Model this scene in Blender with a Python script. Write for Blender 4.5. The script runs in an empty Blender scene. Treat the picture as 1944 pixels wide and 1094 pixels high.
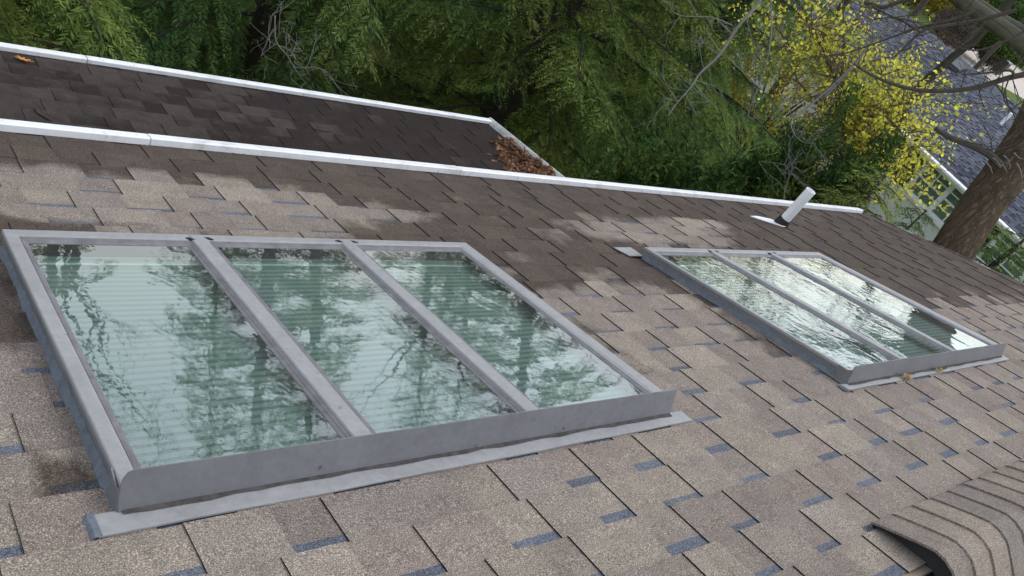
import bpy, math, random
import numpy as np
from mathutils import Vector, Matrix

R = math.radians
S = 1.134                       # metres from the camera to the roof plane, square to it
TH = R(19.98)                   # pitch of the roof
CAMZ = 7.6
scene = bpy.context.scene
# ------------------------------------------------------------------ camera
RIGHT = np.array([0.7500391, -0.4577374, 0.4774073])
DOWN = np.array([-0.0128717, -0.7317860, -0.6814129])
FWD = np.array([0.6612682, 0.5049413, -0.5547600])
CAM = np.array([0.0, 0.0, CAMZ])
FPX = 1599.64
cd = bpy.data.cameras.new('camera')
cam = bpy.data.objects.new('camera', cd)
scene.collection.objects.link(cam)
cd.sensor_width = 36.0
cd.lens = 36.0 * FPX / 1944.0
cd.clip_start = 0.05
cd.clip_end = 2000.0
m = Matrix.Identity(4)
for i in range(3):
    m[i][0] = RIGHT[i]; m[i][1] = -DOWN[i]; m[i][2] = -FWD[i]; m[i][3] = CAM[i]
cam.matrix_world = m
scene.camera = cam
# ------------------------------------------------------------------ world, sun, exposure
SUN_EL, SUN_AZ = R(52), R(95)          # azimuth clockwise from +Y, where the sun stands
w = bpy.data.worlds.new('World'); scene.world = w; w.use_nodes = True
nt = w.node_tree; bg = nt.nodes['Background']
sky = nt.nodes.new('ShaderNodeTexSky'); sky.sky_type = 'NISHITA'; sky.sun_disc = False
sky.sun_elevation = SUN_EL; sky.sun_rotation = SUN_AZ
sky.air_density = 1.2; sky.dust_density = 1.2; sky.ozone_density = 1.0
hsv = nt.nodes.new('ShaderNodeHueSaturation'); hsv.inputs['Saturation'].default_value = 0.36
nt.links.new(sky.outputs[0], hsv.inputs['Color']); nt.links.new(hsv.outputs[0], bg.inputs[0])
bg.inputs[1].default_value = 0.15
sd = bpy.data.lights.new('sun', 'SUN'); sd.energy = 0.5; sd.angle = R(30); sd.color = (1.0, 0.97, 0.93)
sun = bpy.data.objects.new('sun', sd); scene.collection.objects.link(sun)
sdir = Vector((math.sin(SUN_AZ) * math.cos(SUN_EL), math.cos(SUN_AZ) * math.cos(SUN_EL), math.sin(SUN_EL)))
sun.rotation_euler = sdir.to_track_quat('Z', 'Y').to_euler()
scene.view_settings.view_transform = 'Standard'
scene.view_settings.look = 'None'
scene.view_settings.gamma = 1.0
scene.view_settings.exposure = 0.95
scene.cycles.max_bounces = 8
scene.cycles.transparent_max_bounces = 12
scene.cycles.use_denoising = True

# ------------------------------------------------------------------ helpers
def ray(px, py):
    d = RIGHT * (px - 972) + DOWN * (py - 547) + FWD * FPX
    return d / np.linalg.norm(d)

def at(px, py, dist):           # point seen at a pixel of the photograph, dist metres away on the level
    d = ray(px, py); return CAM + d * dist / math.hypot(d[0], d[1])

def on_ground(px, py, z=0.0):
    d = ray(px, py); return CAM + d * (z - CAMZ) / d[2]

def on_x(px, py, X):
    d = ray(px, py); return CAM + d * X / d[0]

NW = np.array([0.0, math.sin(TH), math.cos(TH)])
P0 = CAM - NW * S
M_ROOF = Matrix.Translation(P0.tolist()) @ Matrix.Rotation(-TH, 4, 'X')
def rw(u, v, wz=0.0):           # roof coordinates (in units of S) to the world
    return np.array(M_ROOF @ Vector((u * S, v * S, wz * S)))

class MB:
    def __init__(s): s.v = []; s.f = []; s.mi = []; s.n = 0
    def add(s, verts, faces, mi=0):
        o = len(s.v); s.v.extend([tuple(map(float, p)) for p in verts])
        for f in faces: s.f.append(tuple(i + o for i in f)); s.mi.append(mi)
    def quad(s, a, b, c, d, mi=0): s.add([a, b, c, d], [(0, 1, 2, 3)], mi)
    def box(s, x0, x1, y0, y1, z0, z1, mi=0):
        s.add([(x0,y0,z0),(x1,y0,z0),(x1,y1,z0),(x0,y1,z0),(x0,y0,z1),(x1,y0,z1),(x1,y1,z1),(x0,y1,z1)],
              [(0,3,2,1),(4,5,6,7),(0,1,5,4),(1,2,6,5),(2,3,7,6),(3,0,4,7)], mi)
    def prism(s, prof, a, b, axis=0, mi=0):   # profile extruded along x (axis 0) or y (axis 1); prof in the other two coords
        n = len(prof)
        P = lambda t, q: (t, q[0], q[1]) if axis == 0 else (q[0], t, q[1])
        vs = [P(a, q) for q in prof] + [P(b, q) for q in prof]
        fs = [(i, (i+1) % n, n + (i+1) % n, n + i) for i in range(n)]
        fs += [tuple(range(n))[::-1], tuple(range(n, 2*n))]
        s.add(vs, fs, mi)
    def tube(s, pts, rad, seg=8, mi=0, cap=True):
        pts = [np.array(p, float) for p in pts]; n = len(pts)
        if not hasattr(rad, '__len__'): rad = [rad] * n
        o = len(s.v); ref = None
        for i, p in enumerate(pts):
            t = pts[min(i+1, n-1)] - pts[max(i-1, 0)]; t /= max(np.linalg.norm(t), 1e-9)
            if ref is None:
                ref = np.array([0, 0, 1.0]) if abs(t[2]) < 0.9 else np.array([1.0, 0, 0])
            a = ref - t * (ref @ t); a /= max(np.linalg.norm(a), 1e-9); b = np.cross(t, a); ref = a
            for k in range(seg):
                q = 2 * math.pi * k / seg
                s.v.append(tuple(p + (a * math.cos(q) + b * math.sin(q)) * rad[i]))
        for i in range(n - 1):
            for k in range(seg):
                k2 = (k + 1) % seg
                s.f.append((o+i*seg+k, o+i*seg+k2, o+(i+1)*seg+k2, o+(i+1)*seg+k)); s.mi.append(mi)
        if cap:
            s.f.append(tuple(o + (n-1)*seg + k for k in range(seg))); s.mi.append(mi)
            s.f.append(tuple(o + k for k in range(seg))[::-1]); s.mi.append(mi)
    def build(s, name, mats, parent=None, mat=None, smooth=False, bevel=0):
        me = bpy.data.meshes.new(name); me.from_pydata(s.v, [], s.f); me.update()
        return finish(name, me, mats, parent, mat, smooth, bevel, s.mi)

def finish(name, me, mats, parent=None, mat=None, smooth=False, bevel=0, mi=None):
    o = bpy.data.objects.new(name, me); scene.collection.objects.link(o)
    if not isinstance(mats, (list, tuple)): mats = [mats]
    for q in mats: me.materials.append(q)
    if mi is not None and len(mats) > 1: me.polygons.foreach_set('material_index', np.array(mi, dtype=np.int32))
    if smooth: me.polygons.foreach_set('use_smooth', np.ones(len(me.polygons), dtype=bool))
    if mat is not None: o.matrix_world = mat
    if parent is not None:
        pm = parent.matrix_world.copy(); wm = o.matrix_world.copy()
        o.parent = parent; o.matrix_parent_inverse = Matrix.Identity(4); o.matrix_basis = pm.inverted() @ wm
        o.matrix_world = wm
    if bevel:
        b = o.modifiers.new('bevel', 'BEVEL'); b.width = bevel; b.segments = 2; b.limit_method = 'ANGLE'
    return o

def quads_mesh(name, V, nq=4):   # V: (N, nq, 3) numpy
    N = len(V); me = bpy.data.meshes.new(name)
    me.vertices.add(N * nq); me.vertices.foreach_set('co', np.ascontiguousarray(V, dtype=np.float32).ravel())
    me.loops.add(N * nq); me.loops.foreach_set('vertex_index', np.arange(N * nq, dtype=np.int32))
    me.polygons.add(N); me.polygons.foreach_set('loop_start', np.arange(0, N * nq, nq, dtype=np.int32))
    me.update(calc_edges=True); me.validate()
    return me

def tag(o, label=None, cat=None, group=None, kind=None):
    if label: o['label'] = label
    if cat: o['category'] = cat
    if group: o['group'] = group
    if kind: o['kind'] = kind
    return o

def empty(name, loc, label, cat, group=None, rz=0.0):
    o = bpy.data.objects.new(name, None); scene.collection.objects.link(o)
    o.empty_display_size = 0.2
    o.matrix_world = Matrix.Translation([float(x) for x in loc]) @ Matrix.Rotation(rz, 4, 'Z')
    return tag(o, label, cat, group)

def copy_tree(o, parent=None):
    c = o.copy(); scene.collection.objects.link(c)
    if parent is not None:
        c.parent = parent; c.matrix_parent_inverse = o.matrix_parent_inverse; c.matrix_basis = o.matrix_basis
    for ch in list(o.children): copy_tree(ch, c)
    return c

# ------------------------------------------------------------------ materials
def new_mat(name):
    mt = bpy.data.materials.new(name); mt.use_nodes = True
    t = mt.node_tree; b = t.nodes['Principled BSDF']; return mt, t, b
def N(t, kind, **kw):
    n = t.nodes.new('ShaderNode' + kind)
    for k, v in kw.items():
        if k in n.inputs: n.inputs[k].default_value = v
        else: setattr(n, k, v)
    return n
def ramp(t, src, stops):
    r = t.nodes.new('ShaderNodeValToRGB'); e = r.color_ramp.elements
    while len(e) < len(stops): e.new(0.5)
    for q, (p, c) in zip(e, stops): q.position = p; q.color = (*c, 1) if len(c) == 3 else c
    t.links.new(src, r.inputs[0]); return r
def mixc(t, fac, a, b, mode='MIX'):
    n = t.nodes.new('ShaderNodeMix'); n.data_type = 'RGBA'; n.blend_type = mode
    for sock, val in ((0, fac), (6, a), (7, b)):
        if hasattr(val, 'links') or hasattr(val, 'is_linked'): t.links.new(val, n.inputs[sock])
        elif isinstance(val, (int, float)): n.inputs[sock].default_value = val
        else: n.inputs[sock].default_value = (*val, 1)
    return n.outputs[2]
def coords(t): return t.nodes.new('ShaderNodeTexCoord').outputs['Object']
def noise(t, co, scale, detail=4, rough=0.6, dist=0.0):
    n = N(t, 'TexNoise'); n.inputs['Scale'].default_value = scale; n.inputs['Detail'].default_value = detail
    n.inputs['Roughness'].default_value = rough; n.inputs['Distortion'].default_value = dist
    t.links.new(co, n.inputs['Vector']); return n.outputs['Fac']
def bump(t, b, h, strength=0.3, dist=0.01):
    n = N(t, 'Bump'); n.inputs['Strength'].default_value = strength; n.inputs['Distance'].default_value = dist
    t.links.new(h, n.inputs['Height']); t.links.new(n.outputs[0], b.inputs['Normal'])

def simple(name, col, rough=0.6, var=0.15, scale=6.0, metal=0.0, bmp=0.0, spec=0.4, fine=0.0):
    mt, t, b = new_mat(name); co = coords(t)
    f = noise(t, co, scale, 6, 0.65)
    lo = tuple(c * (1 - var) for c in col); hi = tuple(min(1, c * (1 + var)) for c in col)
    r = ramp(t, f, [(0.3, lo), (0.7, hi)]); out = r.outputs[0]
    if fine:
        f2 = noise(t, co, fine, 2, 0.5)
        r2 = ramp(t, f2, [(0.35, (0.75, 0.75, 0.75)), (0.65, (1.2, 1.2, 1.2))])
        out = mixc(t, 1.0, out, r2.outputs[0], 'MULTIPLY')
    t.links.new(out, b.inputs['Base Color'])
    b.inputs['Roughness'].default_value = rough; b.inputs['Metallic'].default_value = metal
    b.inputs['Specular IOR Level'].default_value = spec
    if bmp: bump(t, b, noise(t, co, scale * 6, 5), bmp, 0.01)
    return mt

def shingle_mat(name, light, dark, band=False, gran=330.0, contrast=1.0):
    mt, t, b = new_mat(name); co = coords(t)
    tint = t.nodes.new('ShaderNodeAttribute'); tint.attribute_name = 'tint'
    st = t.nodes.new('ShaderNodeAttribute'); st.attribute_name = 'stain'
    # weathering: a map of algae staining with ragged edges
    n1 = noise(t, co, 5.5, 6, 0.7, 0.6)
    ma = N(t, 'Math', operation='MULTIPLY_ADD'); t.links.new(n1, ma.inputs[0]); ma.inputs[1].default_value = 0.95
    sub = N(t, 'Math', operation='SUBTRACT'); t.links.new(st.outputs['Fac'], sub.inputs[0]); sub.inputs[1].default_value = 0.48
    t.links.new(sub.outputs[0], ma.inputs[2])
    n1b = noise(t, co, 16.0, 5, 0.7, 0.3)
    mb = N(t, 'Math', operation='MULTIPLY_ADD'); t.links.new(n1b, mb.inputs[0]); mb.inputs[1].default_value = 0.35
    mb.inputs[2].default_value = -0.17
    mc = N(t, 'Math', operation='ADD'); t.links.new(ma.outputs[0], mc.inputs[0]); t.links.new(mb.outputs[0], mc.inputs[1])
    stain = ramp(t, mc.outputs[0], [(0.32, (0, 0, 0)), (0.66, (1, 1, 1))]).outputs[0]
    base = mixc(t, stain, light, dark)
    lf = ramp(t, noise(t, co, 11.0, 5, 0.7, 0.5), [(0.28, (0.80, 0.79, 0.79)), (0.5, (1, 1, 1)), (0.72, (1.16, 1.15, 1.12))])
    base = mixc(t, 1.0, base, lf.outputs[0], 'MULTIPLY')
    base = mixc(t, 1.0, base, tint.outputs['Color'], 'MULTIPLY')
    g = noise(t, co, gran, 2, 0.7)
    gr = ramp(t, g, [(0.30, (0.32, 0.31, 0.30)), (0.47, (0.80, 0.78, 0.77)), (0.56, (1.10, 1.08, 1.06)), (0.69, (2.3, 2.2, 2.05))])
    g2 = noise(t, co, gran * 0.35, 2, 0.6)
    gr2 = ramp(t, g2, [(0.35, (0.88, 0.88, 0.89)), (0.65, (1.12, 1.11, 1.1))])
    base = mixc(t, contrast, base, gr.outputs[0], 'MULTIPLY')
    base = mixc(t, 1.0, base, gr2.outputs[0], 'MULTIPLY')
    t.links.new(base, b.inputs['Base Color'])
    b.inputs['Roughness'].default_value = 0.95; b.inputs['Specular IOR Level'].default_value = 0.15
    bump(t, b, g, 0.6, 0.0016)
    return mt

M_SH = shingle_mat('tan_shingle', (0.236, 0.211, 0.189), (0.084, 0.070, 0.061), gran=360.0)
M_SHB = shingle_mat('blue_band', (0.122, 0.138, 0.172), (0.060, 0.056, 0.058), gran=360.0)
M_SHD = simple('asphalt_edge', (0.012, 0.010, 0.010), 1.0, spec=0.05)
M_LOW = shingle_mat('dark_shingle', (0.056, 0.048, 0.045), (0.027, 0.021, 0.020), contrast=0.5)
M_NEIGH = shingle_mat('slate_blue_shingle', (0.105, 0.115, 0.145), (0.06, 0.066, 0.09), gran=60.0, contrast=0.5)
M_WHITE = simple('white_painted_metal', (0.78, 0.79, 0.80), 0.45, 0.06, 9.0)
def grimy(mt, col):
    t = mt.node_tree; b = t.nodes['Principled BSDF']; co = coords(t); src = b.inputs['Base Color'].links[0].from_socket
    g1 = ramp(t, noise(t, co, 4.0, 8, 0.75, 0.8), [(0.52, (1, 1, 1)), (0.74, col)]); g2 = ramp(t, noise(t, co, 38.0, 4, 0.6), [(0.27, (0.45, 0.43, 0.40)), (0.34, (1, 1, 1))])
    c = mixc(t, 1.0, src, g1.outputs[0], 'MULTIPLY'); c = mixc(t, 1.0, c, g2.outputs[0], 'MULTIPLY'); t.links.new(c, b.inputs['Base Color'])
grimy(M_WHITE, (0.62, 0.60, 0.55))
M_OLDWHITE = simple('weathered_white_metal', (0.40, 0.42, 0.40), 0.6, 0.35, 14.0)
M_PVC = simple('white_pvc', (0.86, 0.87, 0.88), 0.4, 0.04, 12.0)
M_RUBBER = simple('black_rubber', (0.02, 0.02, 0.022), 0.7, 0.2)
M_SEAL = simple('blue_sealant', (0.125, 0.145, 0.18), 0.55, 0.3, 30.0, bmp=0.5)
M_WALL = simple('white_siding', (0.62, 0.64, 0.62), 0.7, 0.06, 3.0)
M_SHUT = simple('black_shutter', (0.012, 0.013, 0.018), 0.5, 0.2)

def metal_mat(name, col, rough, mottled):
    mt, t, b = new_mat(name); co = coords(t)
    f = noise(t, co, 7, 7, 0.7, 0.4); f2 = noise(t, co, 55, 4, 0.6); f3 = noise(t, co, 24, 3, 0.5)
    r = ramp(t, f, [(0.3, tuple(c * (1 - mottled) for c in col)), (0.72, tuple(c * (1 + mottled) for c in col))])
    r2 = ramp(t, f2, [(0.3, (0.9, 0.9, 0.9)), (0.7, (1.07, 1.07, 1.07))])
    spots = ramp(t, f3, [(0.22, (0.55, 0.54, 0.53)), (0.31, (1, 1, 1))])
    c = mixc(t, 1.0, r.outputs[0], r2.outputs[0], 'MULTIPLY'); c = mixc(t, 1.0, c, spots.outputs[0], 'MULTIPLY')
    t.links.new(c, b.inputs['Base Color'])
    b.inputs['Roughness'].default_value = rough; b.inputs['Metallic'].default_value = 0.0
    b.inputs['Specular IOR Level'].default_value = 0.45
    bump(t, b, f, 0.12, 0.004); return mt
M_ALU = metal_mat('weathered_grey_aluminium', (0.170, 0.174, 0.181), 0.5, 0.16)
M_ALUCAP = metal_mat('pale_grey_aluminium', (0.282, 0.283, 0.288), 0.5, 0.11)
M_FLASH = metal_mat('grey_flashing', (0.30, 0.303, 0.308), 0.6, 0.16)
M_GASK = simple('grey_gasket', (0.15, 0.145, 0.155), 0.6, 0.3, 20.0)
M_FOOTSHADE = simple('foot_shade', (0.075, 0.07, 0.068), 1.0, 0.4, 40.0, spec=0.1)
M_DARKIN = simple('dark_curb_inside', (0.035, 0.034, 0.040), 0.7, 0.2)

def glass_mat(name, tint, amp, ior, sc):
    mt = bpy.data.materials.new(name); mt.use_nodes = True; t = mt.node_tree; t.nodes.clear()
    out = N(t, 'OutputMaterial'); co = coords(t)
    mp = N(t, 'Mapping'); t.links.new(co, mp.inputs[0]); mp.inputs['Scale'].default_value = (1.0, 0.62, 1.0)
    n1 = noise(t, mp.outputs[0], sc, 3, 0.55, 0.8); n2 = noise(t, mp.outputs[0], sc * 3.4, 3, 0.5, 0.5)
    ad = N(t, 'Math', operation='MULTIPLY_ADD'); t.links.new(n2, ad.inputs[0]); ad.inputs[1].default_value = 0.16; t.links.new(n1, ad.inputs[2])
    bp = N(t, 'Bump'); bp.inputs['Strength'].default_value = 1.0; bp.inputs['Distance'].default_value = amp; t.links.new(ad.outputs[0], bp.inputs['Height'])
    geo = t.nodes.new('ShaderNodeNewGeometry')     # reflectance of a double-glazed unit, the same from either side
    dt = N(t, 'VectorMath', operation='DOT_PRODUCT'); t.links.new(geo.outputs['Normal'], dt.inputs[0]); t.links.new(geo.outputs['Incoming'], dt.inputs[1])
    ab = N(t, 'Math', operation='ABSOLUTE'); t.links.new(dt.outputs['Value'], ab.inputs[0])
    om = N(t, 'Math', operation='SUBTRACT'); om.inputs[0].default_value = 1.0; t.links.new(ab.outputs[0], om.inputs[1])
    pw = N(t, 'Math', operation='POWER'); t.links.new(om.outputs[0], pw.inputs[0]); pw.inputs[1].default_value = 4.0
    fr = N(t, 'Math', operation='MULTIPLY_ADD'); t.links.new(pw.outputs[0], fr.inputs[0]); fr.inputs[1].default_value = 1 - ior; fr.inputs[2].default_value = ior
    tr = N(t, 'BsdfTransparent'); tr.inputs[0].default_value = (*tint, 1)
    gl = N(t, 'BsdfGlossy'); gl.inputs['Color'].default_value = (0.93, 0.97, 0.98, 1); gl.inputs['Roughness'].default_value = 0.0
    t.links.new(bp.outputs[0], gl.inputs['Normal'])
    mx = N(t, 'MixShader'); t.links.new(fr.outputs[0], mx.inputs[0]); t.links.new(tr.outputs[0], mx.inputs[1]); t.links.new(gl.outputs[0], mx.inputs[2])
    # a thin uneven film of dried dust on the pane
    df = N(t, 'BsdfDiffuse'); df.inputs[0].default_value = (0.42, 0.45, 0.44, 1)
    fl = noise(t, co, 6.0, 6, 0.7, 0.5); fr2 = ramp(t, fl, [(0.3, (0.02, 0.02, 0.02)), (0.75, (0.12, 0.12, 0.12))])
    mx2 = N(t, 'MixShader'); t.links.new(fr2.outputs[0], mx2.inputs[0]); t.links.new(mx.outputs[0], mx2.inputs[1]); t.links.new(df.outputs[0], mx2.inputs[2])
    t.links.new(mx2.outputs[0], out.inputs[0]); return mt
M_GLASS = glass_mat('rippled_skylight_glass', (0.84, 0.95, 0.91), 0.0006, 0.155, 7.0)
M_GLASS2 = glass_mat('wavy_skylight_glass', (0.86, 0.94, 0.91), 0.0036, 0.09, 4.5)
M_WINGL = glass_mat('window_glass', (0.85, 0.93, 0.90), 0.002, 0.10, 2.0)
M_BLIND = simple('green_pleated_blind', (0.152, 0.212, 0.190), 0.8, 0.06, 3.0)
M_FOLDSHADE = simple('shaded_blind_fold', (0.090, 0.128, 0.114), 0.9, 0.1)  # darker blind green, painting shade on the near face of each fold
M_RAIL = simple('pale_headrail', (0.36, 0.45, 0.42), 0.6, 0.05)
M_ROOM = simple('curtained_room', (0.20, 0.26, 0.23), 0.8, 0.3, 2.0)

def leaf_mat(name, cols, scale, trans=0.3, fine=9.0):
    mt = bpy.data.materials.new(name); mt.use_nodes = True; t = mt.node_tree; t.nodes.clear()
    out = N(t, 'OutputMaterial'); co = coords(t)
    f = noise(t, co, scale, 3, 0.6); f2 = noise(t, co, fine, 2, 0.6)
    geo = t.nodes.new('ShaderNodeNewGeometry')
    r = ramp(t, f, [(p, c) for p, c in zip((0.28, 0.5, 0.72), cols)])
    r2 = ramp(t, f2, [(0.3, (0.65, 0.68, 0.62)), (0.7, (1.3, 1.25, 1.15))])
    c = mixc(t, 1.0, r.outputs[0], r2.outputs[0], 'MULTIPLY')
    r3 = ramp(t, geo.outputs['Random Per Island'], [(0.0, (0.5, 0.55, 0.5)), (1.0, (1.6, 1.5, 1.35))])
    c = mixc(t, 1.0, c, r3.outputs[0], 'MULTIPLY')
    d = N(t, 'BsdfDiffuse'); t.links.new(c, d.inputs[0])
    tl = N(t, 'BsdfTranslucent'); t.links.new(c, tl.inputs[0])
    mx = N(t, 'MixShader'); mx.inputs[0].default_value = trans
    t.links.new(d.outputs[0], mx.inputs[1]); t.links.new(tl.outputs[0], mx.inputs[2]); t.links.new(mx.outputs[0], out.inputs[0])
    return mt
M_HEM = leaf_mat('hemlock_needles', [(0.085, 0.165, 0.068), (0.165, 0.235, 0.078), (0.27, 0.31, 0.095)], 0.7, 0.45)
M_HEM2 = leaf_mat('dark_hemlock_needles', [(0.075, 0.155, 0.075), (0.135, 0.220, 0.088), (0.23, 0.29, 0.10)], 0.8, 0.45)
M_YEW = leaf_mat('yew_needles', [(0.028, 0.066, 0.032), (0.065, 0.120, 0.042), (0.15, 0.18, 0.055)], 1.8, 0.2, 7.0)
M_YEL = leaf_mat('yellow_leaves', [(0.62, 0.63, 0.11), (0.72, 0.70, 0.14), (0.46, 0.54, 0.12)], 1.2, 0.5)
M_OLIVE = leaf_mat('olive_leaves', [(0.25, 0.24, 0.05), (0.34, 0.30, 0.06), (0.16, 0.20, 0.05)], 1.0, 0.35)
M_RED = leaf_mat('red_leaves', [(0.30, 0.07, 0.04), (0.38, 0.10, 0.05), (0.24, 0.08, 0.04)], 1.0, 0.3)
M_DEADLEAF = leaf_mat('dead_leaves', [(0.07, 0.035, 0.025), (0.13, 0.068, 0.048), (0.26, 0.18, 0.145)], 30.0, 0.1)
M_OAKLEAF = leaf_mat('oak_leaf', [(0.45, 0.20, 0.06), (0.55, 0.25, 0.08), (0.50, 0.22, 0.08)], 20.0, 0.1)
def bark_mat(name, a, b_, sc=1.0, amp=0.03):
    mt, t, b = new_mat(name); co = coords(t)
    mp = N(t, 'Mapping'); t.links.new(co, mp.inputs[0]); mp.inputs['Rotation'].default_value = (R(12), R(-4), 0); mp.inputs['Scale'].default_value = (1.0, 1.0, 0.16)
    f = noise(t, mp.outputs[0], 22 * sc, 5, 0.6, 1.2); f0 = noise(t, co, 3 * sc, 4, 0.6); f1 = noise(t, co, 60 * sc, 4, 0.7)
    sb = N(t, 'Math', operation='SUBTRACT'); t.links.new(f, sb.inputs[0]); sb.inputs[1].default_value = 0.5
    ab = N(t, 'Math', operation='ABSOLUTE'); t.links.new(sb.outputs[0], ab.inputs[0])
    mm = N(t, 'Math', operation='MULTIPLY_ADD'); t.links.new(ab.outputs[0], mm.inputs[0]); mm.inputs[1].default_value = 4.0
    f1s = N(t, 'Math', operation='MULTIPLY'); t.links.new(f1, f1s.inputs[0]); f1s.inputs[1].default_value = 0.35; t.links.new(f1s.outputs[0], mm.inputs[2])
    r = ramp(t, mm.outputs[0], [(0.12, a), (0.75, b_)])
    r2 = ramp(t, f0, [(0.3, (0.75, 0.75, 0.75)), (0.7, (1.2, 1.2, 1.2))])
    t.links.new(mixc(t, 1.0, r.outputs[0], r2.outputs[0], 'MULTIPLY'), b.inputs['Base Color']); b.inputs['Roughness'].default_value = 0.95
    b.inputs['Specular IOR Level'].default_value = 0.1
    bump(t, b, mm.outputs[0], 1.0, amp); return mt
M_BARK = bark_mat('furrowed_brown_bark', (0.075, 0.055, 0.040), (0.225, 0.165, 0.118))
M_TWIG = simple('dark_twig_bark', (0.060, 0.050, 0.040), 0.9, 0.3, 8.0)
M_LIMB = simple('olive_brown_limb_bark', (0.085, 0.080, 0.055), 0.9, 0.3, 8.0, bmp=0.4)
M_PALE = simple('pale_grey_dead_wood', (0.19, 0.18, 0.165), 0.9, 0.25, 10.0)
M_HBARK = simple('hemlock_bark', (0.045, 0.036, 0.028), 0.95, 0.3, 8.0, bmp=0.5)

def ground_mat():
    mt, t, b = new_mat('lawn'); co = coords(t)
    f = noise(t, co, 0.35, 6, 0.65); f2 = noise(t, co, 9.0, 5, 0.7); f3 = noise(t, co, 60.0, 3, 0.7)
    r = ramp(t, f, [(0.30, (0.060, 0.130, 0.030)), (0.5, (0.095, 0.170, 0.035)), (0.66, (0.14, 0.13, 0.06))])
    r2 = ramp(t, f2, [(0.45, (1, 1, 1)), (0.68, (1.5, 0.95, 0.75))])
    r3 = ramp(t, f3, [(0.3, (0.55, 0.6, 0.5)), (0.7, (1.35, 1.3, 1.2))])
    c = mixc(t, 0.8, r.outputs[0], r2.outputs[0], 'MULTIPLY'); c = mixc(t, 1.0, c, r3.outputs[0], 'MULTIPLY')
    t.links.new(c, b.inputs['Base Color']); b.inputs['Roughness'].default_value = 1.0; b.inputs['Specular IOR Level'].default_value = 0.1
    bump(t, b, f3, 0.8, 0.05); return mt
M_GROUND = ground_mat()
M_CONC = simple('pale_concrete', (0.52, 0.46, 0.40), 0.9, 0.12, 0.8, fine=6.0)
M_BRICK = simple('red_brick', (0.26, 0.095, 0.065), 0.9, 0.2, 1.2, fine=7.0)
M_BIN = simple('black_bin_plastic', (0.02, 0.022, 0.026), 0.5, 0.1)
M_CAR = simple('white_vehicle_paint', (0.62, 0.66, 0.68), 0.3, 0.03, spec=0.5)
M_DGLASS = simple('dark_glass', (0.02, 0.025, 0.03), 0.1, 0.1)

# ------------------------------------------------------------------ the ground
g = MB(); nseg = 24
g.add([(-400, -300, 0), (1200, -300, 0), (1200, 900, 0), (-400, 900, 0)], [(0, 1, 2, 3)])
tag(g.build('ground', M_GROUND), kind='structure')
def sheet(name, mt, pix, z, label=None):
    mb = MB(); pts = [on_ground(x, y, z) for x, y in pix]
    mb.add(pts, [tuple(range(len(pts)))[::-1]])
    o = mb.build(name, mt); o['kind'] = 'structure'; return o
sheet('driveway', M_CONC, [(1690, 28), (1760, 62), (1830, 84), (1880, 104), (1960, 138), (1990, 215), (1900, 163), (1810, 132), (1740, 95), (1650, 40)], 0.02)
sheet('path', M_CONC, [(1560, -14), (1650, -4), (1670, 8), (1590, 12), (1440, -2)], 0.02)

# ------------------------------------------------------------------ our house
VR = 0.43                       # the ridge, in roof coordinates
house = empty('house', rw(3.2, 1.8, -3.0) * np.array([1, 1, 0]), 'house under the weathered tan shingle roof that carries both skylights', 'house')

rng = random.Random(7)
def smooth(a, b, x):
    t = min(1, max(0, (x - a) / (b - a))); return t * t * (3 - 2 * t)
def blob(u, v, cu, cv, ru, rv): return max(0.0, 1 - ((u - cu) / ru) ** 2 - ((v - cv) / rv) ** 2)
def stain_main(u, v):
    s = smooth(1.5, 2.15, v) * 0.9 + 0.04
    s += 0.45 * smooth(3.2, 4.6, u) * smooth(1.15, 1.9, v)
    s += 0.16 * smooth(2.5, 3.0, v)
    s -= 1.0 * blob(u, v, 1.05, 2.50, 0.95, 0.34) + 0.45 * blob(u, v, 0.55, 2.62, 0.5, 0.22)
    s -= 0.85 * blob(u, v, 3.35, 2.47, 0.9, 0.28) + 0.5 * blob(u, v, 3.9, 2.62, 0.5, 0.2)
    s -= 0.40 * blob(u, v, 2.35, 1.72, 0.5, 0.34)
    s += 0.4 * blob(u, v, 1.97, 1.45, 0.13, 0.30) + 0.35 * blob(u, v, 2.3, 1.62, 0.5, 0.07) + 0.5 * blob(u, v, 2.76, 1.5, 0.14, 0.35) + 0.5 * blob(u, v, 2.05, 1.93, 0.2, 0.1)
    s += 0.9 * blob(u, v, 0.40, 2.27, 0.16, 0.14) + 0.7 * blob(u, v, 0.36, 1.25, 0.10, 0.10) + 0.55 * blob(u, v, 0.3, 1.8, 0.2, 0.25)
    return s
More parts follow.
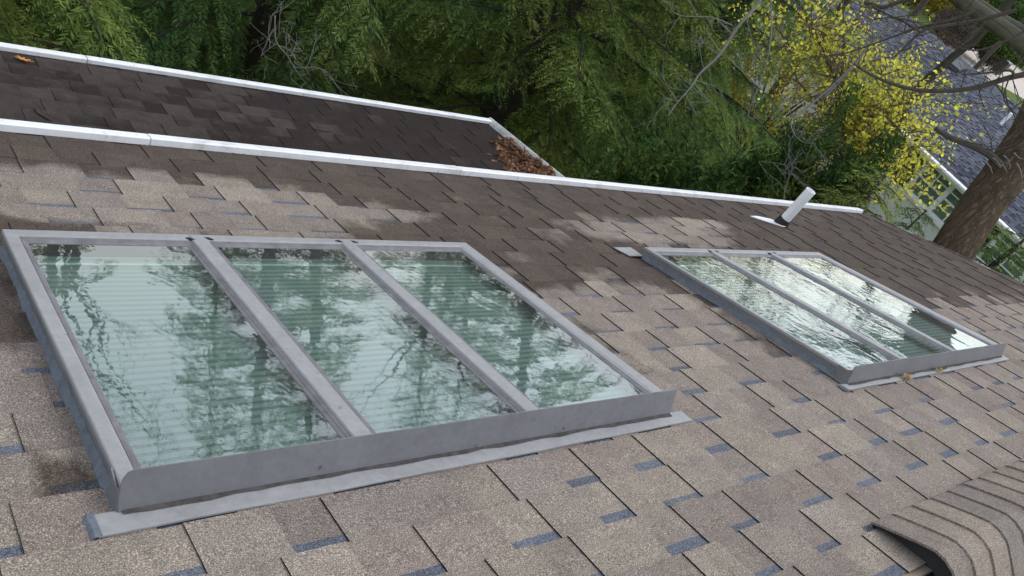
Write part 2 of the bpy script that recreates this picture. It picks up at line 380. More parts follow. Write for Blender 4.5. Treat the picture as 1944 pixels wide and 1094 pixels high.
def roofing(name, mats, u0, u1, v0, v1, expo, parent, mat, stain, scale=S, tabw=(0.10, 0.21), slotw=(0.09, 0.15), th=0.0038, keep=None, tones=None, sub=2, edge_jit=0.003, seed=5):
    """courses of laminated shingles: raised tabs beside lower slots with a blue shadow band at the head of each slot"""
    rg = random.Random(seed); V = []; F = []; MI = []; TI = []; ST = []
    tones = tones or [(1.0, 0.985, 0.97), (1.10, 1.085, 1.03), (0.93, 0.90, 0.89), (0.98, 0.935, 0.925), (1.05, 1.04, 0.985), (0.96, 0.95, 0.95), (0.90, 0.875, 0.87)]
    def vert(u, v, z, tint, so=0.0):
        V.append((u * scale, v * scale, z)); TI.append(tint); ST.append(stain(u, v) + so); return len(V) - 1
    def patch(ua, ub, va, vb, za, zb, mi, tint, so=0.0):
        so *= smooth(0.12, 0.55, stain((ua+ub)/2, (va+vb)/2))
        n = sub; rows = []
        for i in range(n + 1):
            q = i / n; row = []
            for j in range(3):
                r = j / 2; row.append(vert(ua + (ub - ua) * r, va + (vb - va) * q, za + (zb - za) * q, tint, so + (0.10 if i == 0 else -0.05) + (0.05 if j != 1 else -0.03)))
            rows.append(row)
        for i in range(n):
            for j in range(2):
                F.append((rows[i][j], rows[i][j+1], rows[i+1][j+1], rows[i+1][j])); MI.append(mi)
        return rows
    k = 0; v = v0
    while v < v1 - 1e-4:
        vb = min(v + expo, v1); u = u0 - rg.random() * 0.3
        while u < u1:
            wt = rg.uniform(*tabw) * (1.45 if rg.random() < 0.14 else 1); ws = rg.uniform(*slotw)
            a, b_, c_ = max(u, u0), min(max(u + wt, u0), u1), min(max(u + wt + ws, u0), u1)
            z0, z1 = 0.0015, 0.0062
            t1 = rg.choice(tones); k1 = rg.uniform(0.92, 1.07); t1 = tuple(x * k1 for x in t1)
            t2 = rg.choice(tones); k2 = rg.uniform(0.90, 1.04); t2 = tuple(x * k2 for x in t2)
            if b_ - a > 0.004 and (keep is None or keep((a + b_) / 2, (v + vb) / 2)):
                j = rg.uniform(-edge_jit, edge_jit); ve = vb + j
                rows = patch(a, b_, v - 0.004, ve, z0 + th, z1 + th, 0, t1, rg.uniform(-0.36, 0.32))
                for side, sgn in ((0, 1), (2, -1)):       # cut edges of the raised tab
                    lo0 = vert(V[rows[0][side]][0] / scale, v - 0.004, z0 - 0.001, t1); lo1 = vert(V[rows[-1][side]][0] / scale, ve, z1 - 0.001, t1)
                    hi0, hi1 = rows[0][side], rows[-1][side]
                    h0 = vert(V[hi0][0] / scale, V[hi0][1] / scale, V[hi0][2], t1); h1 = vert(V[hi1][0] / scale, V[hi1][1] / scale, V[hi1][2], t1)
                    F.append((lo0, h0, h1, lo1) if sgn > 0 else (lo1, h1, h0, lo0)); MI.append(2)
                l0 = vert(a, ve, -0.001, t1); l1 = vert(b_, ve, -0.001, t1); h0 = vert(a, ve, z1 + th, t1); h1 = vert(b_, ve, z1 + th, t1)
                F.append((l0, h0, h1, l1)); MI.append(2)
            if c_ - b_ > 0.004 and (keep is None or keep((b_ + c_) / 2, (v + vb) / 2)):
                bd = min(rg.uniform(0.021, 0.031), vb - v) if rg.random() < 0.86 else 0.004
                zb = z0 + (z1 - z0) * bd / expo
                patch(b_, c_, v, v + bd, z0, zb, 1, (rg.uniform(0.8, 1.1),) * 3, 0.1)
                patch(b_, c_, v + bd, vb, zb, z1, 0, t2, rg.uniform(-0.30, 0.38))
                l0 = vert(b_, vb, -0.001, t1); l1 = vert(c_, vb, -0.001, t1); h0 = vert(b_, vb, z1, t1); h1 = vert(c_, vb, z1, t1)
                F.append((l0, h0, h1, l1)); MI.append(2)
            u += wt + ws
        v += expo; k += 1
    me = bpy.data.meshes.new(name); me.from_pydata(V, [], F); me.update()
    at_ = me.attributes.new('tint', 'FLOAT_COLOR', 'POINT'); at_.data.foreach_set('color', np.array([(*c, 1) for c in TI], dtype=np.float32).ravel())
    as_ = me.attributes.new('stain', 'FLOAT', 'POINT'); as_.data.foreach_set('value', np.array(ST, dtype=np.float32))
    return finish(name, me, mats, parent, mat, mi=MI)

UR_E, UR_R = 6.62, 6.66
roof = roofing('roof', [M_SH, M_SHB, M_SHD], -1.6, UR_R, 0.454 , 3.075, 0.1235, house, M_ROOF, stain_main)
roof['label'] = 'tan shingles, stained dark brown toward the eave'
deck = MB()                                     # sheathing under the shingles, and the slope behind the ridge
deck.box(-1.6*S, UR_R*S, (VR)*S, 3.07*S, -0.09, -0.003)
deck.build('roof_deck', simple('bare_board', (0.25, 0.2, 0.15), 0.8), house, M_ROOF)
M_BACK = M_ROOF @ Matrix.Translation((0, VR*S, 0.0)) @ Matrix.Rotation(2*TH, 4, 'X') @ Matrix.Rotation(math.pi, 4, 'Z')
bk = roofing('rear_roof', [M_SH, M_SHB, M_SHD], -UR_R, 1.6, 0.03, 2.6, 0.1235, house, M_BACK, lambda u, v: 0.25, sub=1, seed=11)
d2 = MB(); d2.box(-UR_R*S, 1.6*S, 0.0, 2.6*S, -0.09, -0.003); d2.build('rear_deck', M_SHD, house, M_BACK)
# white metal stop along the eave and its gutter board
dm = MB()
segs = [(-1.6, 1.045), (1.048, 2.47), (2.473, 4.3), (4.303, 6.50)]
for i, (a, b_) in enumerate(segs):
    j = 0.0012 * (i % 2)
    prof = [(3.056, 0.006+j), (3.0535, 0.031+j), (3.058, 0.0350+j), (3.104, 0.0345+j), (3.110, 0.028+j), (3.110, -0.20), (3.104, -0.20), (3.104, -0.10), (3.078, 0.0)]
    dm.prism([(y * S, z * S) for y, z in prof], a * S, b_ * S)
dr = dm.build('drip_edge', M_WHITE, house, M_ROOF, bevel=0.0015); dr['label'] = 'white metal strip along the upper eave'
rk = MB(); rk.box(UR_R*S + 0.001, UR_R*S + 0.022, 0.43*S, 3.10*S, -0.16, 0.004); rk.build('rake_board', M_OLDWHITE, house, M_ROOF)
# ridge vent: overlapping cap shingles bent over a raised hollow vent
cap = MB()
def ridge_prof(lift, tl=0.0):
    pts = []
    for y, z in ((0.592, 0.013), (0.58, 0.0175), (0.53, 0.031), (0.485, 0.0425), (0.458, 0.0485), (0.438, 0.0515)):
        pts.append((y, z + lift))
    mir = []
    c2, s2 = math.cos(2*TH), math.sin(2*TH)
    for y, z in pts[::-1]:
        dy, dz = (y - VR), z              # mirror through the vertical plane of the ridge
        # slope 2 basis: along = (-cos2t, -sin2t), normal = (-sin2t, cos2t)
        mir.append((VR - dy*c2 - dz*s2, -dy*s2 + dz*c2))
    q0, q1 = pts[-1], mir[0]
    mid = ((q0[0]+q1[0])/2 , (q0[1]+q1[1])/2 + 0.004)
    return pts + [mid] + mir
CV, CF, CM, CT = [], [], [], []
ux = 2.035; tn = [(0.98, 0.96, 0.92), (0.86, 0.84, 0.83), (0.95, 0.88, 0.87), (0.80, 0.80, 0.80), (1.0, 0.97, 0.92)]; kk = 0
while ux < UR_R:
    ln = 0.116 if kk else 0.113
    jl = 0.001 * rng.random()
    A = ridge_prof(0.0066 + jl); B = ridge_prof(0.001 + jl); t1 = rng.choice(tn); dark = ridge_prof(0.0002 + jl)
    o = len(CV); n = len(A)
    for prof, uu in ((A, ux), (B, ux + ln + 0.004), (dark, ux)):
        for y, z in prof: CV.append((uu*S, y*S, z*S)); CT.append(t1)
    for i in range(n - 1):
        CF.append((o+i, o+n+i, o+n+i+1, o+i+1)); CM.append(0)
        CF.append((o+2*n+i, o+i, o+i+1, o+2*n+i+1)); CM.append(1)
    ux += ln + rng.uniform(-0.002, 0.002); kk += 1
me = bpy.data.meshes.new('ridge_cap'); me.from_pydata(CV, [], CF); me.update()
a_ = me.attributes.new('tint', 'FLOAT_COLOR', 'POINT'); a_.data.foreach_set('color', np.array([(*c, 1) for c in CT], dtype=np.float32).ravel())
a_ = me.attributes.new('stain', 'FLOAT', 'POINT'); a_.data.foreach_set('value', np.full(len(CV), 0.12, dtype=np.float32))
rc = finish('ridge_cap', me, [M_SH, M_SHD], house, M_ROOF); rc['label'] = 'row of overlapping cap shingles bent over the ridge vent'
# hollow black vent body under the caps
vb_ = MB(); P1 = ridge_prof(-0.004); P2 = ridge_prof(-0.010)
base = [(0.58, 0.011)]
n = len(P1)
vb_.prism([(y*S, z*S) for y, z in P1] + [(y*S, z*S) for y, z in P2[::-1]], 2.05*S, UR_R*S)
bk_ = [(y*S, z*S) for y, z in P2]
vb_.add([(2.062*S, y, z) for y, z in bk_] + [(2.062*S, VR*S, -0.01)], [tuple(range(len(bk_) + 1))])  # black end plate standing in for the shade inside the vent
vb_.build('ridge_vent', M_RUBBER, house, M_ROOF)

# lower roof beyond the eave
LT = math.atan(0.232); X0 = 3.86 * S
yc, zc = 3.93 * S, CAMZ - 2.59 * S          # its far edge
LEN = 1.95 * S
M_LR = Matrix.Translation((0, yc, zc)) @ Matrix.Rotation(-LT, 4, 'X')
def stain_low(u, v): return 0.15 + 0.75 * smooth(0.8, 2.6, u) + 0.25 * smooth(-0.1, -0.6, v)*0 + 0.2*math.sin(u*2.1+v)
roofing('lower_roof', [M_LOW, M_LOW, M_SHD], -1.6, 3.86, -1.9, -0.015, 0.1235, house, M_LR, stain_low, sub=1, seed=21, th=0.003,
        tones=[(1, 0.98, 0.95), (1.04, 1.0, 0.96), (0.95, 0.93, 0.91), (0.98, 0.96, 0.94), (1.06, 1.02, 0.97)])['label'] = 'dark lower shingle roof below the eave'
ld = MB(); ld.box(-1.6*S, X0, -1.9*S, -0.01, -0.20, -0.003); ld.build('lower_roof_deck', M_WALL, house, M_LR)
le = MB()
prof = [(-0.024, 0.006), (-0.026, 0.027), (-0.020, 0.032), (0.022, 0.031), (0.026, 0.022), (0.026, -0.16), (0.02, -0.16), (0.02, -0.02), (-0.01, 0.0)]
le.prism([(y*S, z*S) for y, z in prof], -1.6*S, 1.2*S); le.prism([(y*S, (z+.001)*S) for y, z in prof], 1.204*S, X0 + 0.004)
le.build('lower_drip_edge', M_WHITE, house, M_LR, bevel=0.002)
re_ = MB(); prof = [(-0.055, 0.004), (-0.042, 0.026), (-0.024, 0.040), (-0.012, 0.040), (-0.006, 0.028), (0.006, 0.026), (0.010, 0.018), (0.010, -0.16), (0.0, -0.16), (0.0, -0.01)]
re_.prism([(X0 + x*S, z*S) for x, z in prof], -1.9*S, 0.026*S - 0.002, axis=1)
re_.build('side_edge', M_OLDWHITE, house, M_LR, bevel=0.002)
# walls
wl = MB(); ye = (M_ROOF @ Vector((0, 2.95*S, 0))).y; ze = (M_ROOF @ Vector((0, 2.95*S, -0.1))).z
yr, zr = (M_ROOF @ Vector((0, VR*S, -0.1))).yz if False else ((M_ROOF @ Vector((0, VR*S, -0.1))).y, (M_ROOF @ Vector((0, VR*S, -0.1))).z)
yb = (M_BACK @ Vector((0, 2.5*S, -0.1))).y; zb = (M_BACK @ Vector((0, 2.5*S, -0.1))).z
xr = UR_R*S - 0.3
wl.add([(-1.55*S, ye, 0), (xr, ye, 0), (xr, ye, ze), (-1.55*S, ye, ze)], [(0, 1, 2, 3)])
wl.add([(xr, ye, 0), (xr, yb, 0), (xr, yb, zb), (xr, yr, zr), (xr, ye, ze)], [(0, 1, 2, 3, 4)])
wl.add([(-1.55*S, ye, 0), (-1.55*S, yb, 0), (-1.55*S, yb, zb), (-1.55*S, yr, zr), (-1.55*S, ye, ze)], [(4, 3, 2, 1, 0)])
wl.add([(-1.55*S, yb, 0), (xr, yb, 0), (xr, yb, zb), (-1.55*S, yb, zb)], [(3, 2, 1, 0)])
wl.box(-1.55*S, X0 - 0.3, ye + 0.005, yc - 0.3, 0.0, zc - 0.2)
wl.build('wall', M_WALL, house)

# ------------------------------------------------------------------ skylights
def skylight(u0, u1, v0, v1, bars, gl, label, lipw, flash, right_in, left_in, barw, tops):
    t = empty('skylight', rw((u0+u1)/2, (v0+v1)/2, 0), label, 'skylight', 'three-pane skylights on the tan roof')
    H = 0.055; G = 0.047
    def P(mb, name, mt, **k): return mb.build(name, mt, t, M_ROOF, **k)
    def B(mb, a, b, c, d, e, f): mb.box(a*S, b*S, c*S, d*S, e*S, f*S)
    vi = v1 - 0.030                              # inner face of the head
    # curb: four boards
    mb = MB(); B(mb, u0, u0+0.022, v0+0.007, v1, -0.002, H-0.006); B(mb, u1-0.03, u1, v0+0.007, v1, -0.002, H-0.006)
    B(mb, u0+0.0222, u1-0.0302, v1-0.028, v1-0.001, -0.002, H-0.006); B(mb, u0+0.0222, u1-0.0302, v0+0.007, v0+0.03, -0.002, H-0.012)
    P(mb, 'curb', M_ALU)
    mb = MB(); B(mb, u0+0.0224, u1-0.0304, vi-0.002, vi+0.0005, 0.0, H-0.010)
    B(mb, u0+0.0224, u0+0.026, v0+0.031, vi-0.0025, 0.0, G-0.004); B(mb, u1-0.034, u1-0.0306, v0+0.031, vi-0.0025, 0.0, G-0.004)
    B(mb, u0+0.0265, u1-0.0345, v0+0.031, vi-0.0025, 0.0095, 0.0105)  # added dark floor, standing in for shade in the gap past the blind
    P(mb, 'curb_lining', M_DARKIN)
    # frame rails on the curb: flat cap, rounded shoulder, dark gasket step to the glass
    def rail(prof, a, b, axis, name, mt, gask):
        mb = MB(); mb.prism([(x*S, z*S) for x, z in prof], a*S, b*S, axis); o = P(mb, name, mt, bevel=0.003)
        mg = MB(); mg.prism([(x*S, z*S) for x, z in gask], a*S, b*S, axis); g_ = mg.build('gasket', M_GASK, o, M_ROOF, bevel=0.0015)
        return o
    li, ri = left_in, right_in
    # left
    rail([(u0-0.004, H-0.012), (u0-0.004, H), (u0, H+0.001), (li-0.016, H+0.0005), (li-0.012, H-0.003), (li-0.012, G-0.002)], v0+0.009, v1, 1, 'frame_rail', M_ALUCAP,
         [(li-0.0118, G-0.002), (li-0.0118, G+0.005), (li-0.004, G+0.004), (li+0.002, G+0.0008), (li+0.002, G-0.002)])
    # right
    rail([(u1+0.004, H-0.012), (u1+0.004, H), (u1, H+0.001), (ri+0.022, H+0.0005), (ri+0.018, H-0.001), (ri+0.012, H-0.002), (ri+0.009, G-0.002)], v0+0.009, v1, 1, 'frame_rail', M_ALUCAP,
         [(ri+0.0088, G-0.002), (ri+0.0088, G+0.004), (ri+0.004, G+0.003), (ri-0.002, G+0.0008), (ri-0.002, G-0.002)])
    # head
    rail([(v1+0.004, H-0.012), (v1+0.004, H), (v1, H+0.001), (v1-0.03, H+0.0012), (v1-0.034, H-0.002), (v1-0.034, G-0.002)], u0-0.003, u1+0.003, 0, 'frame_rail', M_ALUCAP,
         [(v1-0.0342, G-0.002), (v1-0.0342, G+0.006), (v1-0.052, G+0.005), (v1-0.060, G+0.0008), (v1-0.060, G-0.002)])
    gh = v1 - 0.060
    # glazing bars
    edges = [li]
    for bc in bars:
        hw = barw/2; tw = tops/2
        mb = MB(); mb.prism([((bc-tw)*S, (H+0.003)*S), ((bc+tw)*S, (H+0.003)*S), ((bc+tw+0.003)*S, (H-0.001)*S), ((bc+tw+0.003)*S, (G-0.002)*S), ((bc-tw-0.003)*S, (G-0.002)*S), ((bc-tw-0.003)*S, (H-0.001)*S)][::-1], (v0+0.009)*S, (v1-0.004)*S, 1)
        o = P(mb, 'glazing_bar', M_ALUCAP, bevel=0.002)
        mg = MB()
        for sg in (-1, 1):
            q = [(bc+sg*(tw+0.0032), G-0.002), (bc+sg*(tw+0.0032), H-0.002), (bc+sg*(tw+0.010), H-0.003), (bc+sg*(tw+0.012), G+0.003), (bc+sg*hw, G+0.001), (bc+sg*hw, G-0.002)]
            mg.prism([(x*S, z*S) for x, z in (q if sg < 0 else q[::-1])], (v0+0.010)*S, (gh + 0.01)*S, 1)
        mg.build('gasket', M_GASK, o, M_ROOF)
        rs = random.Random(int(bc*1000))
        for q in range(2):                        # blobs of old sealant where bar meets head
            sm = MB()
            c = np.array([(bc + (q*2-1)*(tw+0.006))*S, (v1-0.02 - 0.02*rs.random())*S, (H+0.001)*S])
            sm.tube([c + np.array([-0.012, 0.006, 0]), c, c + np.array([0.014, -0.008, 0.001])], [0.003, 0.006, 0.002], 6)
            sm.build('sealant_smear', M_RUBBER, o, M_ROOF)
        edges += [bc-hw, bc+hw]
    edges.append(ri)
    for i in range(3):
        a, b_ = edges[2*i]-0.004, edges[2*i+1]+0.004
        mb = MB(); mb.quad((a*S, (v0+0.02)*S, G*S), (b_*S, (v0+0.02)*S, G*S), (b_*S, (gh+0.004)*S, G*S), (a*S, (gh+0.004)*S, G*S))
        P(mb, 'glass_pane', gl)
        # pleated blind under the pane
        mb = MB(); pitch = 0.0245; y = v0 + 0.032; rows = []; flip = 0
        aa, bb = max(a - 0.02, u0 + 0.028), min(b_ + 0.02, u1 - 0.036)
        if i > 0: aa = edges[2*i] - barw/2 + 0.002
        if i < 2: bb = edges[2*i+1] + barw/2 - 0.002
        ys = []
        while y + pitch < vi - 0.019: ys.append(y); y += pitch
        for y in ys:
            za, zb2, fr_ = 0.0130*S, 0.0164*S, 0.24
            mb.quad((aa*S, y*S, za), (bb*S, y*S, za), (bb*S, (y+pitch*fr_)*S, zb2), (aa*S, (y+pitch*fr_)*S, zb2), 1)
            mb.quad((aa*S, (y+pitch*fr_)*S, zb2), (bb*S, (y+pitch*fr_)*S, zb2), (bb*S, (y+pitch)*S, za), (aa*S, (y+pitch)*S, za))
        o = P(mb, 'blind', [M_BLIND, M_FOLDSHADE])
        hr = MB(); yy = ys[-1] - 0.030; hr.box(aa*S, bb*S, (yy-0.006)*S, (yy+0.001)*S, 0.0175*S, 0.021*S); hr.build('headrail', M_RAIL, o, M_ROOF)
    # upstand apron at the upslope end
    mb = MB(); W = lipw; L0 = u0 - 0.008; L1 = u1
    y0 = v0 - 0.001; y1 = v0 - 0.0035
    fr = [(L0+0.002, 0.004), (L1, 0.004), (L1 + 0.001, W), (L0+0.020, W+0.0005), (L0+0.010, W-0.003), (L0+0.003, W-0.014), (L0, W-0.032)]
    n = len(fr)
    vs = [(x*S, y0*S + 0.09*z*S, z*S) for x, z in fr] + [(x*S, y1*S + 0.09*z*S, z*S) for x, z in fr]
    mb.add(vs, [tuple(range(n))[::-1], tuple(range(n, 2*n))] + [(i, (i+1) % n, n+(i+1) % n, n+i) for i in range(n)])
    o = P(mb, 'upstand', M_ALU)
    # return of the apron round the left corner
    mb = MB(); hh = W - 0.012 if not flash[4] else W - 0.03
    prof = [(v0-0.001, 0.004), (v0-0.001, hh), (v0+0.02, hh-0.012), (v0+0.055, H+0.003), (v0+0.055, 0.004)]
    mb.prism([(y*S, z*S) for y, z in prof], (u0-0.0085)*S, (u0-0.0055)*S, 0); mb.build('corner_return', M_ALU, o, M_ROOF)
    rs = random.Random(int(u0*100))
    for fx in (0.25, 0.52, 0.71):
        rv = MB()
        c = np.array([(u0 + (u1-u0)*fx)*S, (v0-0.0015)*S, (0.02 + 0.02*rs.random())*S]); rv.tube([c, c - np.array([0, 0.002, 0])], 0.0035, 8)
        rv.build('rivet', M_GASK, o, M_ROOF)
    mb = MB(); n = 30; prev = None                # dark strip painting the crevice shade at its foot
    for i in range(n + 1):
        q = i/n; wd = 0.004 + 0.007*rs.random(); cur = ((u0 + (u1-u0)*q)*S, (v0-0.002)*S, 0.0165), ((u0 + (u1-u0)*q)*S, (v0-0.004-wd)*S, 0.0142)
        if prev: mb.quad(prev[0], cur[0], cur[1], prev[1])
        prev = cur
    mb.build('shade_line', M_FOOTSHADE, o, M_ROOF)
    # flat flashing sheet lying on the shingles in front
    fu0, fu1, fv0, fv1 = flash[:4]; mb = MB(); n = 28; top = []; 
    for i in range(n + 1):
        q = i / n; uu = fu0 + (fu1-fu0)*q; jit = 0.0008*math.sin(i*0.7) + 0.0006*rs.uniform(-1, 1)
        top.append((uu*S, (fv0 + jit + (0.006*q if flash[4] else 0))*S, 0.0112 + 0.0004*math.sin(i*0.5)))
    bot = [((fu0 + 0.004 + (fu1-fu0-0.004)*i/n)*S, (fv1 if 0 < i < n else fv1)*S, 0.0122) for i in range(n + 1)]
    for i in range(n):
        mb.quad(top[i], top[i+1], bot[i+1], bot[i])
        a, b_ = top[i], top[i+1]; mb.quad((a[0], a[1], 0.007), (b_[0], b_[1], 0.007), b_, a)
    P(mb, 'flashing', M_FLASH)
    # blue sealant along the left foot of the curb and round the flashing's end
    mb = MB(); n = 46; prev = None
    for i in range(n + 1):
        q = i / n; vv = v0 + (v1 - 0.01 - v0)*q; wd = 0.011 + 0.0014*rs.random() + 0.002*math.sin(i*0.45)
        cur = ((u0-0.0005)*S, vv*S, (0.020 + 0.006*rs.random())*S), ((u0-wd*0.55)*S, vv*S, 0.0165), ((u0-wd)*S, vv*S, 0.006)
        if prev:
            for k in range(2): mb.quad(prev[k], cur[k], cur[k+1], prev[k+1])
        prev = cur
    o = P(mb, 'sealant', M_SEAL, smooth=True)
    mb = MB(); prev = None
    for i in range(9):
        q = i/8; vv = fv0 - 0.003 + (fv1 + 0.006 - fv0)*q; wd = 0.010 + 0.004*rs.random()
        cur = ((fu0 + 0.005)*S, vv*S, 0.0142), ((fu0 - wd*0.5)*S, vv*S, 0.0135), ((fu0 - wd)*S, vv*S, 0.007)
        if prev:
            for k in range(2): mb.quad(prev[k], cur[k], cur[k+1], prev[k+1])
        prev = cur
    mb.build('sealant_edge', M_SEAL, o, M_ROOF, smooth=True)
    return t
skylight(0.427, 1.848, 1.125, 2.148, [0.893, 1.358], M_GLASS, 'large near skylight of three green-tinted panes over pleated blinds', 0.087, (0.380, 1.906, 1.076, 1.128, True), 1.790, 0.467, 0.080, 0.040)
sk2 = skylight(2.842, 4.310, 1.115, 2.156, [3.298, 3.795], M_GLASS2, 'smaller-looking far skylight below the vent pipe, its glass full of wavy bright reflections', 0.080, (2.79, 4.345, 1.084, 1.118, False), 4.245, 2.872, 0.078, 0.038)
mb = MB()
pts = [(2.750, 2.245, 0.013), (2.86, 2.245, 0.016), (2.845, 2.15, 0.018), (2.80, 2.150, 0.020), (2.765, 2.16, 0.014)]
mb.add([(a*S, b*S, c_) for a, b, c_ in pts] + [(a*S, b*S, c_ - 0.004) for a, b, c_ in pts], [(0, 1, 2, 3, 4)[::-1], (5, 6, 7, 8, 9)] + [(i, (i+1) % 5, 5+(i+1) % 5, 5+i) for i in range(5)])
mb.build('flashing_tab', M_FLASH, sk2, M_ROOF)

# ------------------------------------------------------------------ vent pipe
pb = rw(4.745, 2.685, 0.0)
vp = empty('vent_pipe', pb, 'white plastic vent pipe standing upright near the eave', 'vent pipe')
mb = MB(); r_ = 0.0315*S; L = 0.292*S; seg = 28
ring = lambda z, r: [(pb[0] + r*math.cos(2*math.pi*k/seg), pb[1] + r*math.sin(2*math.pi*k/seg), pb[2] + z) for k in range(seg)]
vs = ring(-0.1, r_) + ring(L, r_) + ring(L, r_*0.86) + ring(L-0.18, r_*0.86)
fs = []
for q in range(3):
    for k in range(seg): fs.append((q*seg+k, q*seg+(k+1) % seg, (q+1)*seg+(k+1) % seg, (q+1)*seg+k))
mb.add(vs, fs); mb.build('pipe', M_PVC, vp)
mb = MB(); vs = []
for z, r in ((-0.09, r_*1.6), (0.03, r_*1.42), (0.056, r_*1.30), (0.066, r_*1.2), (0.066, r_*1.005)): vs += ring(z, r)
fs = [(q*seg+k, q*seg+(k+1) % seg, (q+1)*seg+(k+1) % seg, (q+1)*seg+k) for q in range(4) for k in range(seg)]
mb.add(vs, fs); mb.build('rubber_boot', M_RUBBER, vp)
mb = MB()
pts = [(4.56, 2.79, 0.012), (4.63, 2.79, 0.015), (4.72, 2.75, 0.018), (4.765, 2.69, 0.018), (4.735, 2.635, 0.017), (4.70, 2.64, 0.015), (4.64, 2.70, 0.013)]
k = len(pts); mb.add([(a*S, b*S, c_) for a, b, c_ in pts] + [(a*S, b*S, c_-0.006) for a, b, c_ in pts], [tuple(range(k))[::-1], tuple(range(k, 2*k))] + [(i, (i+1) % k, k+(i+1) % k, k+i) for i in range(k)])
mb.build('flashing', M_PVC, vp, M_ROOF)

# ------------------------------------------------------------------ small things on the roofs
def on_lower(px, py):
    nn = np.array([0, math.sin(LT), math.cos(LT)]); p0 = np.array([0, yc, zc]); d = ray(px, py)
    return CAM + d * (((p0 - CAM) @ nn) / (d @ nn))
def on_roof(px, py, wz=0.012):
    d = ray(px, py); return CAM + d * (-(S - wz) / (d @ NW))
# oak leaf: lobed outline, curled
p = on_lower(44, 118)
mb = MB(); out = []
for i in range(40):
    a = 2*math.pi*i/40; rr = 0.019*(1 + 0.38*math.cos(7*a))*(0.75 + 0.5*abs(math.cos(a)))
    out.append((rr*1.5*math.cos(a), rr*math.sin(a)))
ca, sa = math.cos(R(-35)), math.sin(R(-35))
vs = [(p[0], p[1], p[2] + 0.02)] + [(p[0] + x*ca - y*sa, p[1] + x*sa + y*ca, p[2] + 0.018 + 6.0*(y*y) + 2.0*x*x - 0.232*(x*sa + y*ca)) for x, y in out]
mb.add(vs, [(0, 1+i, 1+(i+1) % 40) for i in range(40)])
mb.tube([(p[0], p[1], p[2]+0.02), (p[0]+0.05*ca, p[1]+0.05*sa, p[2]+0.03)], 0.002, 5)
tag(mb.build('oak_leaf', M_OAKLEAF), 'single orange-brown oak leaf lying on the dark lower roof', 'leaf')
mb = MB(); q = [on_lower(x, y) + np.array([0, 0, 0.014]) for x, y in ((66, 210), (72, 219), (86, 227), (101, 235))]
mb.tube(q, [0.006, 0.008, 0.006, 0.003], 6); mb.tube([q[1], q[1] + np.array([-0.02, 0.05, 0.03])], [0.004, 0.002], 5)
tag(mb.build('fallen_twig', M_TWIG), 'short dark twig lying on the dark lower roof', 'twig')
mb = MB(); q = [on_lower(x, y) + np.array([0, 0, 0.012]) for x, y in ((595, 247), (612, 251), (630, 252))]
mb.tube(q, [0.003, 0.004, 0.002], 5)
tag(mb.build('fallen_twig', simple('reddish_twig', (0.12, 0.05, 0.035), 0.9)), 'thin reddish twig on the lower roof beyond the middle of the white strip', 'twig')
# drift of dead leaves against the side edge
rs = np.random.RandomState(3); VV = []
for i in range(480):
    tq = rs.rand()**0.8; px, py = 952 + (1052-952)*tq, 268 + (338-268)*tq
    off = abs(rs.randn())*26*(0.5 + tq); px2, py2 = px - off*0.85 + 2, py + off*0.16 + rs.randn()*3
    if py2 > 352: continue
    c = on_lower(px2, py2); c = c + np.array([0, 0, 0.012 + rs.rand()*0.05*math.exp(-off/14)])
    if c[0] > X0 - 0.05: continue
    d = rs.randn(3); d[2] *= 0.35; d /= np.linalg.norm(d); s_ = np.cross(d, [0, 0, 1.0]) + rs.randn(3)*0.25; s_ /= np.linalg.norm(s_)
    l = rs.uniform(0.035, 0.085); wd = l*rs.uniform(0.3, 0.6)
    VV.append([c - d*l/2, c + s_*wd/2 + np.array([0, 0, .006]), c + d*l/2, c - s_*wd/2])
me = quads_mesh('leaf_litter', np.array(VV)); tag(finish('leaf_litter', me, M_DEADLEAF), kind='stuff')
for i, (px, py, lab) in enumerate(((1725, 714, 'clump of dry leaf bits at the foot of the far skylight, nearer its left corner'), (1785, 700, 'small dry leaf scrap at the foot of the far skylight, right of the larger clump'))):
    VV = []; c0 = on_roof(px, py, 0.022)
    for k in range(14 if i == 0 else 6):
        c = c0 + np.array([rs.randn()*0.028, rs.randn()*0.006, abs(rs.randn())*0.006]); d = rs.randn(3)*np.array([1, .5, .3]); d /= np.linalg.norm(d); s_ = np.cross(d, [0, 0, 1.0]); s_ /= np.linalg.norm(s_)
        l = rs.uniform(0.02, 0.045); VV.append([c - d*l/2, c + s_*l*.2, c + d*l/2, c - s_*l*.2])
    tag(finish('dry_leaf', quads_mesh('dry_leaf', np.array(VV)), leaf_mat('dry_leaf', [(0.2, 0.14, 0.07), (0.3, 0.23, 0.12), (0.12, 0.08, 0.05)], 60.0, 0.1)), lab, 'leaf', 'dry leaves at the foot of the far skylight')

# ------------------------------------------------------------------ trees
UP = np.array([0, 0, 1.0])
def unit(a): return a / np.maximum(np.linalg.norm(a, axis=-1, keepdims=True), 1e-9)
def kites(p, d, s_, l, w_):
    m_ = p + d * (l * 0.45)[:, None]
    return np.stack([p, m_ + s_ * (w_/2)[:, None], p + d * l[:, None], m_ - s_ * (w_/2)[:, None]], 1)

